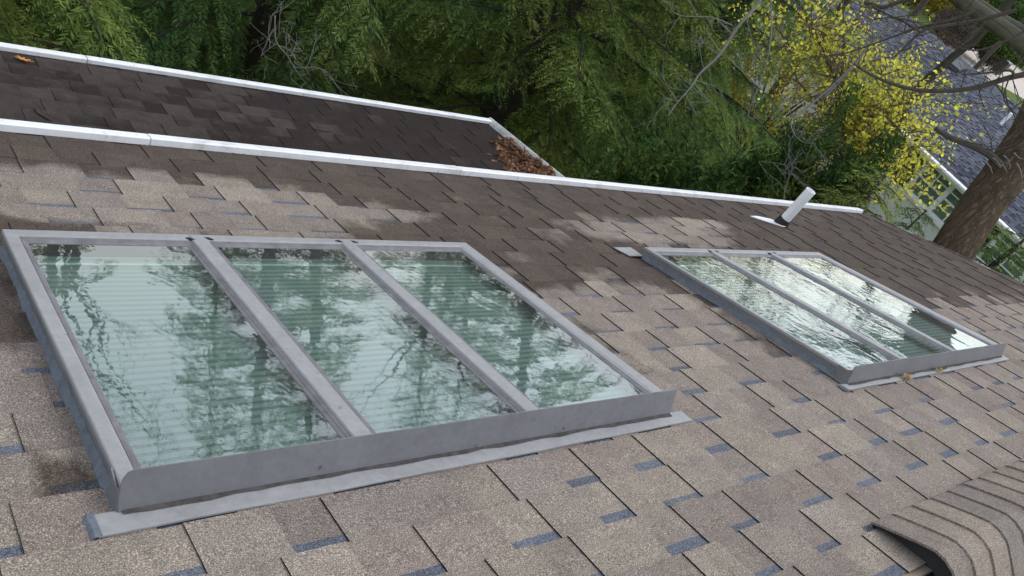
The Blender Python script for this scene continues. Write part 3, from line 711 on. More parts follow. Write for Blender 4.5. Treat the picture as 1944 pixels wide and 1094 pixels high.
def hemlock_parts(seed, H, RAD, nl, bare=0.6, zmin=0.6):
    rs = np.random.RandomState(seed); wood = MB(); K = []
    lean = rs.randn(2)*0.02
    axis = lambda z: np.array([lean[0]*z + 0.06*math.sin(z*0.9+seed), lean[1]*z + 0.06*math.cos(z*0.7), z])
    zs = np.linspace(0, H*0.985, 14); wood.tube([axis(z) for z in zs], [0.20*(H/11)*(1 - z/H)**0.8 + 0.012 for z in zs], 9)
    for i in range(nl):
        q = (i + rs.rand()*0.6)/nl; z = zmin + (H*0.985 - zmin)*q**0.92; rel = z/H
        az = i*2.39996 + rs.randn()*0.35
        L = RAD*((1-rel)**0.75)*rs.uniform(0.62, 1.12) + 0.15
        if rel < 0.12: L *= 0.75
        a = axis(z); hd = np.array([math.cos(az), math.sin(az), 0]); side = np.array([-hd[1], hd[0], 0])
        rise = rs.uniform(0.0, 0.30) + 0.25*rel; droop = rs.uniform(0.22, 0.5); sw = rs.randn()*0.12
        pos = lambda t: a + hd*(L*t) + side*(L*sw*t*t) + UP*(L*(rise*t - droop*t*t))
        tt = np.linspace(0, 1, 8); wood.tube([pos(t) for t in tt], [max(0.004, 0.011*L*(1-t)**0.9 + 0.003) for t in tt], 5, cap=False)
        step = 0.085; t = 0.16 + rs.rand()*0.1; sgn = 1
        while t < 1.0:
            b0 = pos(t); tg = unit(pos(min(t+0.03, 1.03)) - pos(t-0.03)); sd_ = unit(np.cross(UP, tg))
            bl = (0.18 + 0.36*L*(1-t)**0.6*(0.45 + 0.55*min(1, t*2.2)))*rs.uniform(0.55, 1.15); bl = min(bl, 0.95)
            ang = R(rs.uniform(38, 66)); bd = unit(tg*math.cos(ang) + sd_*sgn*math.sin(ang) + UP*rs.uniform(-0.30, 0.08))
            if rs.rand() < 0.93:
                n = max(4, int(bl/0.028)); s_ = (np.arange(n) + 0.4)/n
                P = b0 + bd*(bl*s_)[:, None] - UP*((0.22 + 0.3*rs.rand())*bl*s_**2)[:, None]
                bs = unit(np.cross(UP, bd)); bn = np.cross(bd, bs)
                for sg in (-1, 1):
                    an = R(48) + rs.randn(n)*0.16
                    dd = unit(bd*np.cos(an)[:, None] + bs*(sg*np.sin(an))[:, None] + UP*(-0.18 + rs.randn(n)*0.16)[:, None])
                    ll = (0.038 + 0.072*(1-s_)**0.7)*rs.uniform(0.7, 1.25, n)*(0.8 + 0.5*min(1, bl))
                    ss = unit(np.cross(dd, bn) + rs.randn(n, 3)*0.22)
                    K.append(kites(P, dd, ss, ll, ll*rs.uniform(0.19, 0.30, n)))
                K.append(kites(P[-1:], unit((bd - UP*0.5))[None], bs[None], np.array([0.07]), np.array([0.018])))
            sgn = -sgn; t += step/L*rs.uniform(0.7, 1.3)*0.5
    return wood, np.concatenate(K)

def make_conifer(name, seed, H, RAD, nl, mt, label, cat, group, loc, rz=0.0, zmin=0.6):
    wood, K = hemlock_parts(seed, H, RAD, nl, zmin=zmin)
    t = empty(name, (0, 0, 0), label, cat, group)
    wood.build('trunk', M_HBARK, t, smooth=True)
    finish('crown', quads_mesh('crown', K), mt, t)
    t.matrix_world = Matrix.Translation(loc) @ Matrix.Rotation(rz, 4, 'Z')
    return t
def place_copy(src, loc, rz, sc, label, mt=None):
    c = copy_tree(src); c.matrix_world = Matrix.Translation(loc) @ Matrix.Rotation(rz, 4, 'Z') @ Matrix.Diagonal((sc[0], sc[0], sc[1], 1)); c['label'] = label
    if mt is not None:
        for ch in c.children:
            if ch.name.startswith('crown'):
                ch.data = MESH2.setdefault((ch.data.name, mt.name), ch.data.copy()); ch.data.materials[0] = mt
    return c
MESH2 = {}
HG = 'hemlocks beyond the lower roof'
hemA = make_conifer('hemlock_tree', 1, 11.0, 3.3, 150, M_HEM, 'drooping hemlock behind the lower roof, its yellow-green sprays hanging beside the middle of the picture', 'hemlock', HG, (8.2, 8.4, 0), 0.3)
hemB = make_conifer('hemlock_tree', 2, 10.0, 3.0, 130, M_HEM2, 'dark green hemlock with a visible trunk, behind the white edge of the lower roof', 'hemlock', HG, (4.9, 9.6, 0), 1.1)
place_copy(hemA, (1.2, 8.6, 0), 2.2, (0.95, 0.95), 'hemlock at the far left behind the oak leaf on the lower roof')
place_copy(hemB, (12.9, 9.2, 0), 4.0, (1.0, 1.0), 'hemlock with dark open limbs between the lower roof corner and the dark yew')
place_copy(hemA, (7.6, 13.6, 0), 5.1, (0.9, 1.05), 'farther hemlock whose top rises between the two nearest hemlocks')
place_copy(hemB, (16.6, 12.2, 0), 0.6, (0.85, 1.1), 'hemlock partly hiding the white house wall behind the yellow leaves')
place_copy(hemA, (6.3, 14.8, 0), 1.3, (0.62, 1.08), 'farther tall hemlock rising behind the grass patch left of the near trunk')
place_copy(hemA, (12.3, 15.8, 0), 2.8, (0.9, 1.08), 'hemlock farther back behind the open dark limbs, left of the yellow tree')
place_copy(hemB, (16.2, 19.5, 0), 5.2, (1.0, 1.35), 'tallest distant hemlock, seen between the nearer crowns at the top edge')
place_copy(hemB, (10.6, 10.9, 0), 1.9, (0.95, 0.86), 'shorter dark hemlock filling the gap beyond the lower roof corner')
place_copy(hemB, (-2.6, 11.0, 0), 3.0, (1.0, 1.1), 'hemlock beyond the left edge of the lower roof')

def make_bush(name, seed, rx, ry, h, ncl, per, size, mt, label, cat, group, loc, stem=M_HBARK, up=0.9):
    rs = np.random.RandomState(seed); K = []; wood = MB()
    t = empty(name, (0, 0, 0), label, cat, group)
    for i in range(ncl):
        d = unit(rs.randn(3)); d[2] = abs(d[2])*rs.choice([1, 1, 1, -0.3]); rr = rs.uniform(0.55, 1.0)**0.5
        lob = 1 + 0.16*math.sin(3*math.atan2(d[1], d[0]) + seed) + 0.12*math.sin(5*d[2] + 2*math.atan2(d[1], d[0]))
        c = np.array([d[0]*rx*rr*lob, d[1]*ry*rr*lob, h*0.42 + d[2]*h*0.56*rr*lob])
        if c[2] < 0.15: continue
        axis_ = unit(np.array([d[0]*0.8, d[1]*0.8, up]) + rs.randn(3)*0.25)
        wood.tube([np.array([c[0]*0.15, c[1]*0.15, max(0.1, c[2]*0.35)]), c*np.array([.7, .7, .85]), c], [0.02, 0.010, 0.004], 4, cap=False) if i % 4 == 0 else None
        n = per; s_ = rs.rand(n); P = c + axis_*((s_ - 0.3)*size*4.2)[:, None] + rs.randn(n, 3)*size*0.75
        dd = unit(axis_*0.9 + rs.randn(n, 3)*0.75); ss = unit(np.cross(dd, rs.randn(n, 3))); ll = size*rs.uniform(0.6, 1.2, n)
        K.append(kites(P, dd, ss, ll, ll*rs.uniform(0.25, 0.5, n)))
    wood.tube([(0, 0, 0), (0, 0, h*0.5)], [0.07, 0.03], 7)
    wood.build('stem', stem, t); finish('foliage', quads_mesh('foliage', np.concatenate(K)), mt, t)
    t.matrix_world = Matrix.Translation(loc); return t
p = at(1525, 330, 10.6); 
make_bush('yew_shrub', 5, 1.0, 0.9, at(1500, 205, 10.6)[2], 460, 150, 0.075, M_YEW, 'dense dark green yew standing just behind the white vent pipe', 'yew', None, (p[0], p[1], 0))
p = at(1625, 330, 10.8)
make_bush('yew_shrub', 8, 0.30, 0.35, at(1630, 265, 10.8)[2], 120, 130, 0.08, M_YEW, 'smaller upright dark shrub between the yew and the yellow leaves', 'yew', None, (p[0], p[1], 0))
p = at(1300, 330, 9.3)
make_bush('yew_shrub', 12, 1.1, 0.8, at(1300, 290, 9.3)[2], 330, 130, 0.085, M_YEW, 'low dark shrub just past the white strip, right of the lower roof corner', 'yew', None, (p[0], p[1], 0))

# deciduous trees: recursive limbs
def grow(wood, rs, p, d, L, r, depth, tips, spread=0.6, up=0.15, seg=5, minr=0.004, sides=6):
    pts = [p]; rr = [r]; dd = d.copy(); q = p.copy()
    for k in range(seg):
        dd = unit(dd + rs.randn(3)*0.14 + UP*up*0.12); q = q + dd*(L/seg); pts.append(q.copy()); rr.append(max(minr, r*(1 - 0.45*(k+1)/seg)))
    wood.tube(pts, rr, sides if depth > 1 else 4, cap=False)
    if depth == 0: tips.extend(pts[1:]); return
    nb = rs.randint(2, 4) + (1 if depth <= 2 else 0)
    for k in range(nb):
        i = rs.randint(max(1, seg-3), seg+1) if k else seg
        nd = unit(dd + rs.randn(3)*spread*np.array([1, 1, 0.75]))
        grow(wood, rs, pts[i], nd, L*rs.uniform(0.55, 0.85), rr[i]*rs.uniform(0.55, 0.8), depth-1, tips, spread, up, seg, minr, sides)
    if depth <= 2: tips.extend(pts[3:])

# large bare tree at the right, trunk leaning away
tr = empty('bare_tree', (0, 0, 0), 'large bare tree with a thick furrowed trunk leaning before the blue-grey roof', 'tree')
TD = 10.4
b0 = at(1806, 480, TD); t1 = at(1862, 392, TD+0.1); t2 = at(1922, 315, TD+0.25); t3 = at(1966, 255, TD+0.4)
g0 = np.array([b0[0] - (t1-b0)[0]*b0[2]/max(0.2, (t1-b0)[2])*0.5, b0[1] - (t1-b0)[1]*b0[2]/(t1-b0)[2]*0.5, 0.0])
t4 = at(2010, 165, TD+0.6)
path = [g0, g0*0.5 + b0*0.5, b0, (b0+t1)/2, t1, (t1+t2)/2, t2, t3, t4]
wd = MB(); wd.tube(path, [0.36, 0.25, 0.232, 0.228, 0.226, 0.228, 0.235, 0.25, 0.25], 28)
wd.build('trunk', M_BARK, tr, smooth=True)
cr = MB(); rs = np.random.RandomState(14); tips = []
def limb(pix, r0, r1, dist0, dist1, mb, sides=8):
    n = len(pix); pts = [at(x, y, dist0 + (dist1-dist0)*i/(n-1)) for i, (x, y) in enumerate(pix)]
    # smooth by midpoint insertion
    P = []
    for i in range(n-1):
        for q in (0, .25, .5, .75):
            a = pts[max(i-1, 0)]; b = pts[i]; c = pts[i+1]; d = pts[min(i+2, n-1)]
            P.append(0.5*((2*b) + (-a+c)*q + (2*a-5*b+4*c-d)*q*q + (-a+3*b-3*c+d)*q**3))
    P.append(pts[-1]); k = len(P)
    mb.tube(P, [r0 + (r1-r0)*i/(k-1) for i in range(k)], sides); return P
# heavy limbs crossing the upper right corner
lm = MB()
limb([(2060, 190), (1985, 120), (1930, 75), (1880, 38), (1815, -8), (1760, -60)], 0.105, 0.075, TD+0.6, TD+0.2, lm, 12)
limb([(2040, 110), (1935, 55), (1880, 22), (1840, -8), (1800, -45)], 0.06, 0.045, TD+0.6, TD+0.5, lm, 10)
lm.build('limb', M_LIMB, tr, smooth=True)
for d_, L, r in ((np.array([0.5, 0.2, 1.0]), 2.0, 0.17), (np.array([0.1, -0.1, 1.0]), 2.4, 0.15), (np.array([0.9, -0.4, 0.9]), 2.0, 0.15), (np.array([0.3, 0.5, 1.3]), 2.4, 0.14)):
    grow(cr, rs, t4.copy(), unit(d_), L, r, 3, tips, 0.5, 0.5)
for pix, r0, r1, da, db in (
    ([(1965, 138), (1915, 148), (1855, 166), (1795, 173), (1740, 171), (1690, 158), (1650, 140), (1622, 122)], 0.035, 0.010, 9.9, 9.2),
    ([(1918, 150), (1924, 142), (1916, 134), (1880, 138), (1832, 142)], 0.017, 0.008, 9.8, 9.6),
    ([(1900, 315), (1876, 292), (1840, 275), (1805, 262), (1776, 245)], 0.045, 0.022, 10.3, 9.9),
    ([(1700, 106), (1722, 86), (1752, 58), (1790, 50), (1850, 40), (1930, 20)], 0.009, 0.022, 9.4, 9.9),
    ([(1552, 108), (1610, 100), (1690, 72), (1740, 54), (1800, 40), (1850, 22)], 0.006, 0.02, 9.3, 9.9),
    ([(1748, 62), (1722, 45), (1690, 30), (1660, 14), (1640, 3)], 0.012, 0.006, 9.5, 9.3),
    ([(1640, 3), (1675, 14), (1700, 6), (1740, -6)], 0.018, 0.02, 9.5, 9.5),
    ([(1675, 13), (1664, 30), (1655, 42)], 0.008, 0.004, 9.5, 9.5),
    ([(1944, 60), (1900, 82), (1850, 96), (1800, 84)], 0.012, 0.005, 9.9, 9.6),
    ([(1915, 150), (1906, 190), (1935, 222)], 0.008, 0.004, 9.8, 9.8),
    ([(1858, 166), (1862, 186), (1870, 205)], 0.006, 0.003, 9.8, 9.8),
    ([(1890, 160), (1918, 195), (1944, 212)], 0.008, 0.004, 9.8, 9.8)):
    P = limb(pix, r0, r1, da, db, cr, 6)
    for q in P[2::4]:
        for k in range(1):
            grow(cr, rs, q, unit(rs.randn(3)), rs.uniform(0.18, 0.5), 0.006, 1, tips, 0.6, 0.0, 4, 0.0022, 4)
cr.build('branches', M_TWIG, tr)
sh = MB()
for pix in ([(1885, 300), (1893, 306), (1900, 318)], [(1905, 295), (1915, 305), (1918, 320)], [(1925, 290), (1935, 300), (1944, 302)], [(1872, 308), (1880, 318), (1884, 330)], [(1930, 310), (1938, 325), (1940, 340)], [(1895, 312), (1906, 316), (1912, 328)]):
    limb(pix, 0.008, 0.003, 10.0, 10.0, sh, 5)
sh.build('peeling_bark', M_PALE, tr)

# yellow-leaved tree
yt = empty('yellow_tree', (0, 0, 0), 'thin tree with bright yellow autumn leaves in front of the blue-grey roof', 'tree')
rs = np.random.RandomState(23); wd = MB(); tips = []
root = at(1640, 330, 12.3); root[2] = 0
fork = at(1640, 330, 12.3); wd.tube([root, (root+fork)/2 + np.array([0.05, 0.03, 0]), fork], [0.11, 0.09, 0.07], 8)
targets = [(1560, 60), (1620, 40), (1680, 110), (1720, 190), (1600, 150), (1530, 20), (1680, 290), (1722, 195), (1500, 90), (1660, 200), (1580, 250), (1500, -30), (1600, -20)]
lp = []
for i, (x, y) in enumerate(targets):
    e = at(x, y, rs.uniform(11.6, 13.0)); mid = (fork + e)/2 + rs.randn(3)*0.18 + UP*0.1
    pts = [fork, fork*0.5 + mid*0.5 + rs.randn(3)*0.05, mid, mid*0.5 + e*0.5 + rs.randn(3)*0.08, e]; wd.tube(pts, [0.035, 0.026, 0.02, 0.013, 0.006], 6, cap=False)
    for q in pts[1:]:
        for k in range(6):
            grow(wd, rs, q, unit(rs.randn(3) + UP*0.1), rs.uniform(0.35, 0.8), 0.008, 1, tips, 0.6, 0.0, 4, 0.0025, 4)
wd.build('branches', simple('brown_twigs', (0.13, 0.10, 0.075), 0.9, 0.3, 9.0), yt)
tips = np.array(tips)
sel = rs.randint(0, len(tips), 9500); P = tips[sel] + rs.randn(len(sel), 3)*0.06
dl = (P - CAM); pxs = 972 + FPX*(dl@RIGHT)/(dl@FWD); pys = 547 + FPX*(dl@DOWN)/(dl@FWD)
keep = np.array([(rs.rand() < (1.0 if (x > 1585 + 0.1*(y) or y < 110) else 0.35)) for x, y in zip(pxs, pys)])
P = P[keep]; n = len(P)
d = unit(rs.randn(n, 3)*np.array([1, 1, .7]) - UP*0.5); s_ = unit(np.cross(d, rs.randn(n, 3))); l = rs.uniform(0.034, 0.072, n); nn = np.cross(d, s_)
wv = l*rs.uniform(0.62, 0.85, n); c1 = P + d*(l*.36)[:, None]; fold = nn*(l*0.12)[:, None]
K = np.stack([P, c1 + s_*(wv/2)[:, None] + fold, P + d*(l*.75)[:, None] + s_*(wv*.28)[:, None] + fold*.6, P + d*l[:, None], P + d*(l*.75)[:, None] - s_*(wv*.28)[:, None] + fold*.6, c1 - s_*(wv/2)[:, None] + fold], 1)
finish('leaves', quads_mesh('leaves', K, 6), M_YEL, yt)
pl = MB()
for pix, r0, r1, da, db in (
    ([(1470, -40), (1435, 12), (1400, 52), (1365, 105), (1330, 138), (1312, 165), (1286, 195), (1268, 220)], 0.030, 0.007, 8.6, 7.8),
    ([(1390, 48), (1350, 33), (1300, 31), (1278, 22), (1270, 5)], 0.010, 0.005, 8.4, 8.2),
    ([(1318, 158), (1335, 180), (1364, 208)], 0.007, 0.003, 8.0, 8.0), ([(1302, 178), (1312, 200), (1324, 222)], 0.006, 0.003, 8.0, 8.0),
    ([(1290, 192), (1268, 188), (1252, 174)], 0.006, 0.003, 7.9, 7.9), ([(1368, 100), (1345, 70), (1330, 90)], 0.007, 0.004, 8.2, 8.2),
    ([(1462, -20), (1464, 40), (1460, 100), (1440, 165), (1424, 205), (1422, 222), (1432, 230)], 0.014, 0.005, 9.6, 9.3),
    ([(1459, 102), (1420, 100), (1393, 102)], 0.006, 0.003, 9.4, 9.2),
    ([(1625, 120), (1570, 172), (1520, 215), (1502, 232), (1508, 255), (1525, 270), (1545, 272)], 0.018, 0.006, 10.2, 9.0),
    ([(1720, 15), (1700, 40), (1655, 80), (1622, 122), (1560, 190)], 0.02, 0.03, 10.6, 10.4),
    ([(1725, 45), (1718, 48), (1700, 60), (1720, 30)], 0.014, 0.008, 10.2, 10.2)):
    P = limb(pix, r0*0.62, r1*0.62, da, db, pl, 6)
    for q in P[3::3]: grow(pl, rs, q, unit(rs.randn(3) - UP*0.2), rs.uniform(0.12, 0.35), 0.0035, 1, [], 0.6, 0.0, 4, 0.0016, 4)
pl.build('bare_limb', M_PALE, yt, smooth=True)

# pale bare twigs hanging in front of the hemlocks
def snag(name, pix_list, label):
    mb = MB()
    rs_ = np.random.RandomState(4)
    for pix, r0, r1, da in pix_list:
        P = limb(pix, r0*0.6, r1*0.6, da, da, mb, 5)
        for q in P[2::3]: grow(mb, rs_, q, unit(rs_.randn(3)), rs_.uniform(0.1, 0.3), 0.0028, 1, [], 0.6, 0.0, 4, 0.0014, 4)
    t = mb.build(name, M_PALE, smooth=True); return tag(t, label, 'branch', 'dead branches before the hemlocks')
snag('dead_branch', [([(522, 30), (524, 78), (545, 105), (562, 128), (600, 128), (625, 140)], 0.010, 0.004, 6.6), ([(522, 85), (502, 100), (496, 108)], 0.006, 0.003, 6.6), ([(545, 105), (560, 110), (552, 148)], 0.005, 0.003, 6.6), ([(524, 78), (540, 60), (575, 100)], 0.004, 0.002, 6.6)],
     'pale forked dead branch hanging before the hemlocks above the lower roof')
snag('dead_branch', [([(1487, 395), (1490, 360), (1498, 335), (1494, 318), (1478, 310), (1440, 306)], 0.009, 0.003, 9.0), ([(1496, 320), (1510, 308), (1530, 306)], 0.005, 0.002, 9.0), ([(1496, 328), (1480, 330)], 0.004, 0.002, 9.0), ([(1512, 310), (1505, 325), (1498, 338)], 0.004, 0.002, 9.0)],
     'thin pale dead branch rising left of the vent pipe before the dark yew')

# small conifers at the right, in front of the neighbour's windows
q = at(1700, 322, 9.4)
smA = make_conifer('young_hemlock', 6, q[2], 1.7, 120, M_HEM, 'young hemlock with feathery sprays just past the right end of the white strip', 'hemlock', None, (q[0], q[1], 0), 0.4, zmin=0.4)
def young(px, py, dist, rz, wsc, label):
    e = at(px, py, dist); place_copy(smA, (e[0], e[1], 0), rz, (wsc, e[2]/q[2]), label, M_HEM2)
young(1945, 428, 11.5, 2.0, 1.25, 'young dark hemlock covering the right window of the white house')
young(1770, 392, 9.9, 4.0, 0.6, 'young dark hemlock at the foot of the thick trunk')

# ------------------------------------------------------------------ the white house next door
XW = 25.0
nb = empty('neighbour_house', (XW + 5, 4, 0), 'white house with a blue-grey shingle roof and black shutters', 'house')
EZ = on_x(1831, 355, XW-0.45)[2]; RX = 29.6; RZ = CAMZ - 3.2; NY0, NY1 = -6.0, 17.5
wl = MB(); wl.box(XW, RX*2-XW, NY0+0.4, NY1-0.4, 0.0, EZ + 0.05)
wl.add([(XW, NY1-0.4, EZ+0.05), (RX*2-XW, NY1-0.4, EZ+0.05), (RX, NY1-0.4, RZ-0.1)], [(0, 1, 2)]); wl.add([(XW, NY0+0.4, EZ+0.05), (RX*2-XW, NY0+0.4, EZ+0.05), (RX, NY0+0.4, RZ-0.1)], [(0, 1, 2)])
wl.build('wall', M_WALL, nb)
NT = math.atan2(RZ-EZ, RX-(XW-0.45)); NL = math.hypot(RZ-EZ, RX-(XW-0.45))
for sgn, nm in ((1, 'roof'), (-1, 'roof')):
    # local x along the ridge, local y downslope
    bx = Vector((0, 1, 0)) if sgn > 0 else Vector((0, -1, 0)); by = Vector((-math.cos(NT)*sgn, 0, -math.sin(NT))); bz = bx.cross(by)
    Mx = Matrix.Identity(4); org = (RX, 0, RZ)
    for i in range(3): Mx[i][0], Mx[i][1], Mx[i][2], Mx[i][3] = bx[i], by[i], bz[i], org[i]
    ua, ub = (NY0, NY1) if sgn > 0 else (-NY1, -NY0)
    o = roofing(nm, [M_NEIGH, M_NEIGH, M_SHD], ua, ub, 0.0, NL, 0.14, nb, Mx, lambda u, v: 0.2 + 0.3*math.sin(u*0.6)*math.sin(v*0.9), scale=1.0, tabw=(0.14, 0.3), slotw=(0.1, 0.2), sub=1, seed=31, th=0.012,
            tones=[(1, 1, 1), (1.25, 1.25, 1.25), (0.72, 0.74, 0.8), (0.9, 0.92, 0.95), (1.1, 1.08, 1.05)])
    dk = MB(); dk.box(ua, ub, 0.0, NL, -0.16, -0.004); dk.build('soffit', M_WALL, o, Mx)
    if sgn > 0:
        gt = MB(); gt.prism([(NL, 0.02), (NL + 0.12, 0.03), (NL + 0.14, -0.02), (NL + 0.10, -0.14), (NL, -0.14)], ua, ub); gt.build('gutter', M_WHITE, nb, Mx)
        q = on_x(1795, 138, RX - 1.0)
        rv = MB(); loc = np.array(Mx.inverted() @ Vector(on_x(1795, 140, RX-0.9).tolist())); rv.box(loc[0]-0.28, loc[0]+0.28, 0.45, 0.95, 0.01, 0.16); rv.box(loc[0]-0.22, loc[0]+0.22, 0.4, 1.0, 0.005, 0.10)
        rv.build('roof_vent', simple('grey_vent', (0.07, 0.07, 0.08), 0.6), nb, Mx, bevel=0.02)
        pv = MB(); a = on_x(1914, 218, RX-1.6); loc = Mx.inverted() @ Vector(a.tolist()); c = np.array(Mx @ Vector((loc[0], loc[1], 0)))
        pv.tube([c, c + np.array([0, 0, 0.42])], 0.05, 10); pv.build('vent_pipe', M_PVC, nb)
    rg = MB()
rg = MB(); rg.prism([(RX-0.16, RZ-0.05), (RX, RZ+0.025), (RX+0.16, RZ-0.05), (RX, RZ-0.02)], NY0, NY1, 1); rg.build('ridge_cap', M_SHUT if False else simple('slate_cap', (0.09, 0.10, 0.125), 0.9), nb)
def wy(px, py): q = on_x(px, py, XW); return q[1], q[2]
def window(y0, y1, z0, z1, n_units):
    f = MB(); x = XW
    fw = 0.09
    f.box(x-0.06, x+0.01, y0, y1, z0, z0+fw); f.box(x-0.06, x+0.01, y0, y1, z1-fw, z1); f.box(x-0.06, x+0.01, y0, y0+fw, z0+fw, z1-fw); f.box(x-0.06, x+0.01, y1-fw, y1, z0+fw, z1-fw)
    for k in range(1, n_units):
        yy = y0 + (y1-y0)*k/n_units; f.box(x-0.062, x+0.01, yy-0.07, yy+0.07, z0+fw, z1-fw)
    o = f.build('window', M_WHITE, nb)
    s_ = MB(); s_.box(x-0.11, x+0.0, y0-0.05, y1+0.05, z0-0.09, z0-0.003); s_.build('sill', M_WHITE, o)
    for k in range(n_units):
        a = y0 + (y1-y0)*k/n_units + 0.08; b_ = y0 + (y1-y0)*(k+1)/n_units - 0.08
        pn = MB(); pn.box(x-0.020, x-0.012, a, b_, z0+fw, z1-fw); pn.build('pane', M_WINGL, o)
        bk2 = MB(); bk2.box(x-0.008, x-0.004, a, b_, z0+fw, z1-fw); bk2.build('curtain', M_ROOM, o)
        mu = MB(); nc, nr = 2, 4
        for c_ in range(1, nc): yy = a + (b_-a)*c_/nc; mu.box(x-0.034, x-0.021, yy-0.018, yy+0.018, z0+fw, z1-fw)
        for r in range(1, nr): zz = z0+fw + (z1-z0-2*fw)*r/nr; mu.box(x-0.036, x-0.021, a, b_, zz-(0.03 if r == 2 else 0.018), zz+(0.03 if r == 2 else 0.018))
        mu.build('glazing_bars', M_WHITE, o)
zt = EZ - 0.10
ya, _ = wy(1772, 318); yb_, zb_ = wy(1838, 400)
ysh0, _ = wy(1747, 292)
zbot = wy(1832, 472)[1]
# left pair of windows with shutter, then the right one
yA = wy(1768, 305)[0]; yB = wy(1850, 410)[0]
window(yB, yA, zbot+0.02, zt, 2)
def shutter(y0, y1, z0, z1):
    mb = MB(); mb.box(XW-0.05, XW-0.003, y0, y1, z0, z1); 
    o = mb.build('shutter', M_SHUT, nb); sl = MB(); k = int((z1-z0-0.2)/0.07)
    for i in range(k): zz = z0 + 0.1 + i*0.07; sl.add([(XW-0.051, y0+0.06, zz), (XW-0.051, y1-0.06, zz), (XW-0.066, y1-0.06, zz+0.02), (XW-0.066, y0+0.06, zz+0.02), (XW-0.051, y0+0.06, zz+0.06), (XW-0.051, y1-0.06, zz+0.06)], [(3, 2, 1, 0), (5, 2, 3, 4)])
    sl.build('louvre', M_SHUT, o)
shutter(yA+0.06, yA+0.62, zbot, zt+0.02)
s0 = wy(1832, 472)[0]; s1 = wy(1846, 488)[0]
shutter(s1, s0, zbot, zt+0.02)
window(s1-2.5, s1-0.06, zbot+0.02, zt, 2)
window(11.6, 13.0, zbot+0.02, zt, 1)

# ------------------------------------------------------------------ far yard and street
def ground_at(px, py): q = on_ground(px, py); return (q[0], q[1], 0.0)
c = ground_at(1887, 140)
bn = empty('wheelie_bin', c, 'black wheeled rubbish bin standing on the pale driveway', 'bin')
mb = MB(); k = 1.25
mb.add([(c[0]+x*k, c[1]+y*k, z*k) for x, y, z in ((-.24,-.27,.08),(.24,-.27,.08),(.24,.27,.08),(-.24,.27,.08),(-.31,-.36,1.0),(.31,-.36,1.0),(.31,.36,1.0),(-.31,.36,1.0))], [(0,3,2,1),(4,5,6,7),(0,1,5,4),(1,2,6,5),(2,3,7,6),(3,0,4,7)]); mb.build('body', M_BIN, bn, bevel=0.03)
mb = MB(); mb.add([(c[0]+x*k, c[1]+y*k, z*k) for x, y, z in ((-.34,-.4,1.002),(.34,-.4,1.002),(.34,.4,1.002),(-.34,.4,1.002),(-.30,-.36,1.08),(.30,-.36,1.1),(.30,.36,1.1),(-.30,.36,1.08))], [(0,3,2,1),(4,5,6,7),(0,1,5,4),(1,2,6,5),(2,3,7,6),(3,0,4,7)]); mb.build('lid', simple('grey_lid', (0.06, 0.07, 0.08), 0.4), bn, bevel=0.02)
for sy in (-0.25, 0.25):
    mb = MB(); mb.tube([(c[0]-0.3*k, c[1]+sy*k-0.04, 0.11*k), (c[0]-0.3*k, c[1]+sy*k+0.04, 0.11*k)], 0.11*k, 14); mb.build('wheel', M_RUBBER, bn)

def far_house(px, py, w_, d_, h, roofh, wallm, roofc, label, garage=False, rz=0.0):
    c = ground_at(px, py); t = empty('brick_house' if wallm is M_BRICK else 'distant_house', c, label, 'house')
    Mx = Matrix.Translation(c) @ Matrix.Rotation(rz, 4, 'Z')
    mb = MB(); mb.box(0, d_, -w_/2, w_/2, 0, h); mb.add([(0.01, -w_/2, h), (d_-0.01, -w_/2, h), (d_/2, -w_/2, h+roofh)], [(0, 1, 2)]); mb.add([(0.01, w_/2, h), (d_-0.01, w_/2, h), (d_/2, w_/2, h+roofh)], [(0, 1, 2)]); mb.build('wall', wallm, t, Mx)
    mb = MB(); e = 0.5; sl = roofh/(d_/2)
    mb.prism([(-e, h-e*sl), (d_/2, h+roofh), (d_+e, h-e*sl), (d_+e, h-e*sl+0.2), (d_/2, h+roofh+0.2), (-e, h-e*sl+0.2)], -w_/2-e, w_/2+e, 1); mb.build('roof', roofc, t, Mx)
    for k in range(3):
        yy = -w_/2 + w_*(k+0.5)/3
        if garage and k == 1:
            mb = MB(); mb.box(-0.08, -0.01, yy-1.4, yy+1.4, 0.02, 2.2); o = mb.build('garage_door', M_WHITE, t, Mx)
            continue
        mb = MB(); mb.box(-0.08, -0.01, yy-0.7, yy+0.7, 0.9, 2.2); o = mb.build('window', M_WHITE, t, Mx)
        mb = MB(); mb.box(-0.10, -0.082, yy-0.6, yy-0.03, 1.0, 2.1); mb.box(-0.10, -0.082, yy+0.03, yy+0.6, 1.0, 2.1); mb.build('pane', M_DGLASS, o, Mx)
    return t
far_house(1905, 62, 16, 9, 3.0, 2.6, M_BRICK, simple('grey_shingle', (0.14, 0.145, 0.16), 0.9), 'distant red-brick house with a grey roof behind the heavy limbs', True, 0.35)
far_house(1975, 96, 12, 8, 2.9, 2.3, M_BRICK, simple('brown_shingle', (0.12, 0.10, 0.09), 0.9), 'distant brick house at the right edge beyond the driveway', False, 0.3)
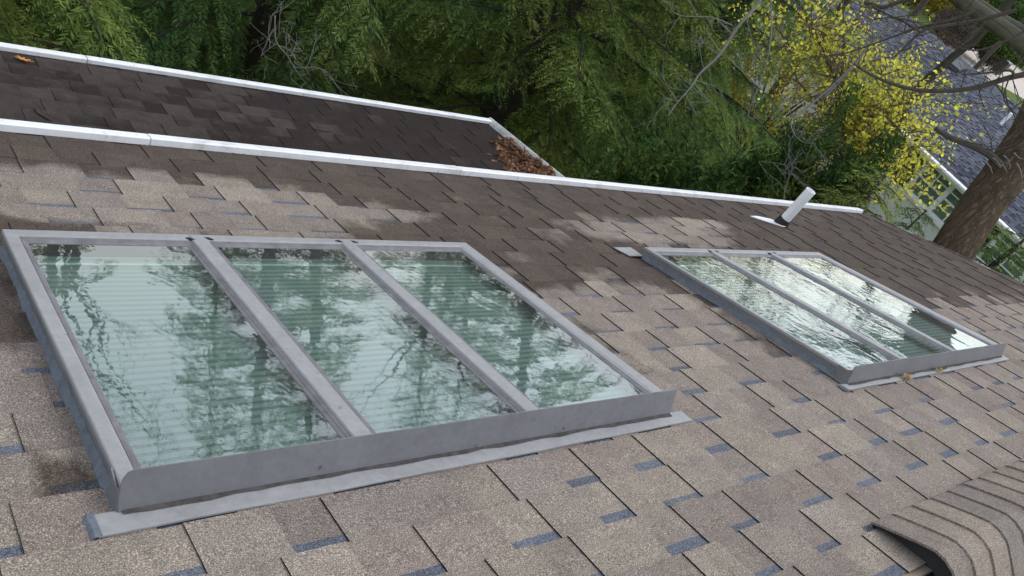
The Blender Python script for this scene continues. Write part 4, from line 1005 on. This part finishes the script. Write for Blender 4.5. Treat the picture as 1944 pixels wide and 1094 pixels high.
def far_car(px, py, rz, label):
    c = ground_at(px, py); t = empty('parked_car', c, label, 'car'); Mx = Matrix.Translation(c) @ Matrix.Rotation(rz, 4, 'Z')
    prof = [(-2.2, 0.35), (2.2, 0.35), (2.25, 0.75), (2.1, 0.92), (1.1, 1.0), (0.5, 1.45), (-1.2, 1.48), (-1.9, 1.02), (-2.25, 0.95)]
    mb = MB(); mb.prism(prof[::-1], -0.85, 0.85, 1); mb.build('body', M_CAR, t, Mx, bevel=0.08)
    mb = MB()
    for sy in (-0.86, 0.86): mb.add([(x, sy, z) for x, z in ((0.95, 1.02), (0.45, 1.38), (-1.15, 1.40), (-1.7, 1.04))], [(0, 1, 2, 3)])
    mb.build('window', M_DGLASS, t, Mx)
    for x in (-1.4, 1.4):
        for sy in (-0.75, 0.75):
            mb = MB(); mb.tube([(x, sy-0.12, 0.33), (x, sy+0.12, 0.33)], 0.33, 16); mb.build('wheel', M_RUBBER, t, Mx)
far_car(1912, 108, 0.9, 'pale car parked on the driveway beside the brick houses')
far_car(1950, 140, 0.9, 'pale car half out of the picture at the right edge of the driveway')
# shrubs and trees far off
fe = make_bush('evergreen_shrub', 31, 2.6, 2.6, 4.6, 260, 90, 0.30, M_YEW, 'broad dark evergreen between the two stretches of pale driveway', 'shrub', 'shrubs along the driveway', ground_at(1822, 98))
def bush_copy(src, px, py, sc, label, mt=None):
    c = copy_tree(src); c.matrix_world = Matrix.Translation(ground_at(px, py)) @ Matrix.Rotation(px*0.01, 4, 'Z') @ Matrix.Diagonal((sc, sc, sc, 1)); c['label'] = label
    if mt is not None:
        for ch in c.children:
            if ch.name.startswith('foliage'):
                ch.data = ch.data.copy(); ch.data.materials[0] = mt
    return c
bush_copy(fe, 1850, 60, 1.3, 'dark evergreen below the heavy limb, nearer the brick house')
bush_copy(fe, 1785, 92, 0.55, 'low brown shrub on the driveway edge', simple('brown_foliage', (0.10, 0.075, 0.055), 0.9, 0.4, 3.0))
bush_copy(fe, 1862, 128, 0.42, 'low brown shrub just left of the bin', simple('brown_foliage_two', (0.09, 0.075, 0.05), 0.9, 0.4, 3.0))
bush_copy(fe, 1884, 84, 0.65, 'red autumn shrub before the brick house', M_RED)
bush_copy(fe, 1905, 122, 0.5, 'clipped green shrub beside the pale car')
bush_copy(fe, 1762, 30, 0.9, 'olive and brown autumn shrub beyond the driveway', M_OLIVE)
bush_copy(fe, 1712, 22, 0.8, 'orange-tinged shrub at the far end of the blue-grey roof', M_OLIVE)
bush_copy(fe, 1925, 20, 1.7, 'tall dark evergreen in the far corner behind the heavy limbs')
# yellow-green shrubs seen through the hemlocks
ys = make_bush('yellow_shrub', 41, 1.6, 1.6, 3.4, 150, 70, 0.10, M_OLIVE, 'yellow-green shrub glimpsed through the hemlock limbs', 'shrub', 'yellow shrubs behind the hemlocks', (16.5, 14.5, 0))
for (x, y, sc, lab) in ((20.0, 11.5, 1.15, 'yellow-green shrub glimpsed between the hemlock and the yew'), (11.5, 16.0, 1.1, 'yellow-green shrub glimpsed past the middle hemlock near the top edge')):
    c = copy_tree(ys); c.matrix_world = Matrix.Translation((x, y, 0)) @ Matrix.Diagonal((sc, sc, sc, 1)); c['label'] = lab
# bare trees standing behind, seen mostly in the glass
bt = empty('slender_bare_tree', (0, 0, 0), 'slender bare tree behind the hemlocks, mirrored in the near skylight', 'tree', 'bare trees behind the hemlocks')
rs = np.random.RandomState(77); wd = MB(); tips = []
wd.tube([(0, 0, 0), (0.1, 0.05, 2.5), (0.05, 0.15, 5.0)], [0.16, 0.13, 0.11], 8); grow(wd, rs, np.array([0.05, 0.15, 5.0]), unit(np.array([0.05, 0, 1.0])), 2.6, 0.10, 5, tips, 0.5, 0.3)
wd.build('branches', M_TWIG, bt)
bt.matrix_world = Matrix.Translation((3.6, 14.5, 0))
for (x, y, rz, lab) in ((2.6, 11.6, 4.2, 'bare tree left of the near hemlocks, mirrored in the left pane of the near skylight'), (9.8, 11.6, 1.0, 'bare tree between the two nearest hemlocks, mirrored in the glass'), (22.0, 13.0, 2.2, 'bare tree behind the yellow tree, mirrored in the far skylight'), (19.0, 8.6, 3.6, 'bare tree beside the white house wall, mirrored in the far skylight'), (33, 17.0, 5.0, 'bare tree behind the blue-grey roof'), (37, 22.5, 0.3, 'bare tree in the yard past the far end of the blue-grey roof'), (42, 18.5, 2.9, 'bare tree beyond the middle of the blue-grey roof ridge'), (47, 19.5, 4.4, 'bare tree standing by the pale driveway')):
    c = copy_tree(bt); c.matrix_world = Matrix.Translation((x, y, 0)) @ Matrix.Rotation(rz, 4, 'Z'); c['label'] = lab
# fallen leaves on the lawn
rs = np.random.RandomState(9); n = 5000; P = np.stack([rs.uniform(0, 26, n), rs.uniform(8, 26, n), np.full(n, 0.03)], 1)
d = unit(rs.randn(n, 3)*np.array([1, 1, .25])); s_ = unit(np.cross(d, UP)); l = rs.uniform(0.06, 0.12, n)
tag(finish('fallen_leaves', quads_mesh('fallen_leaves', kites(P, d, s_, l, l*0.6)), leaf_mat('fallen_leaf', [(0.30, 0.22, 0.07), (0.35, 0.2, 0.1), (0.45, 0.4, 0.3)], 5.0, 0.1)), kind='stuff')
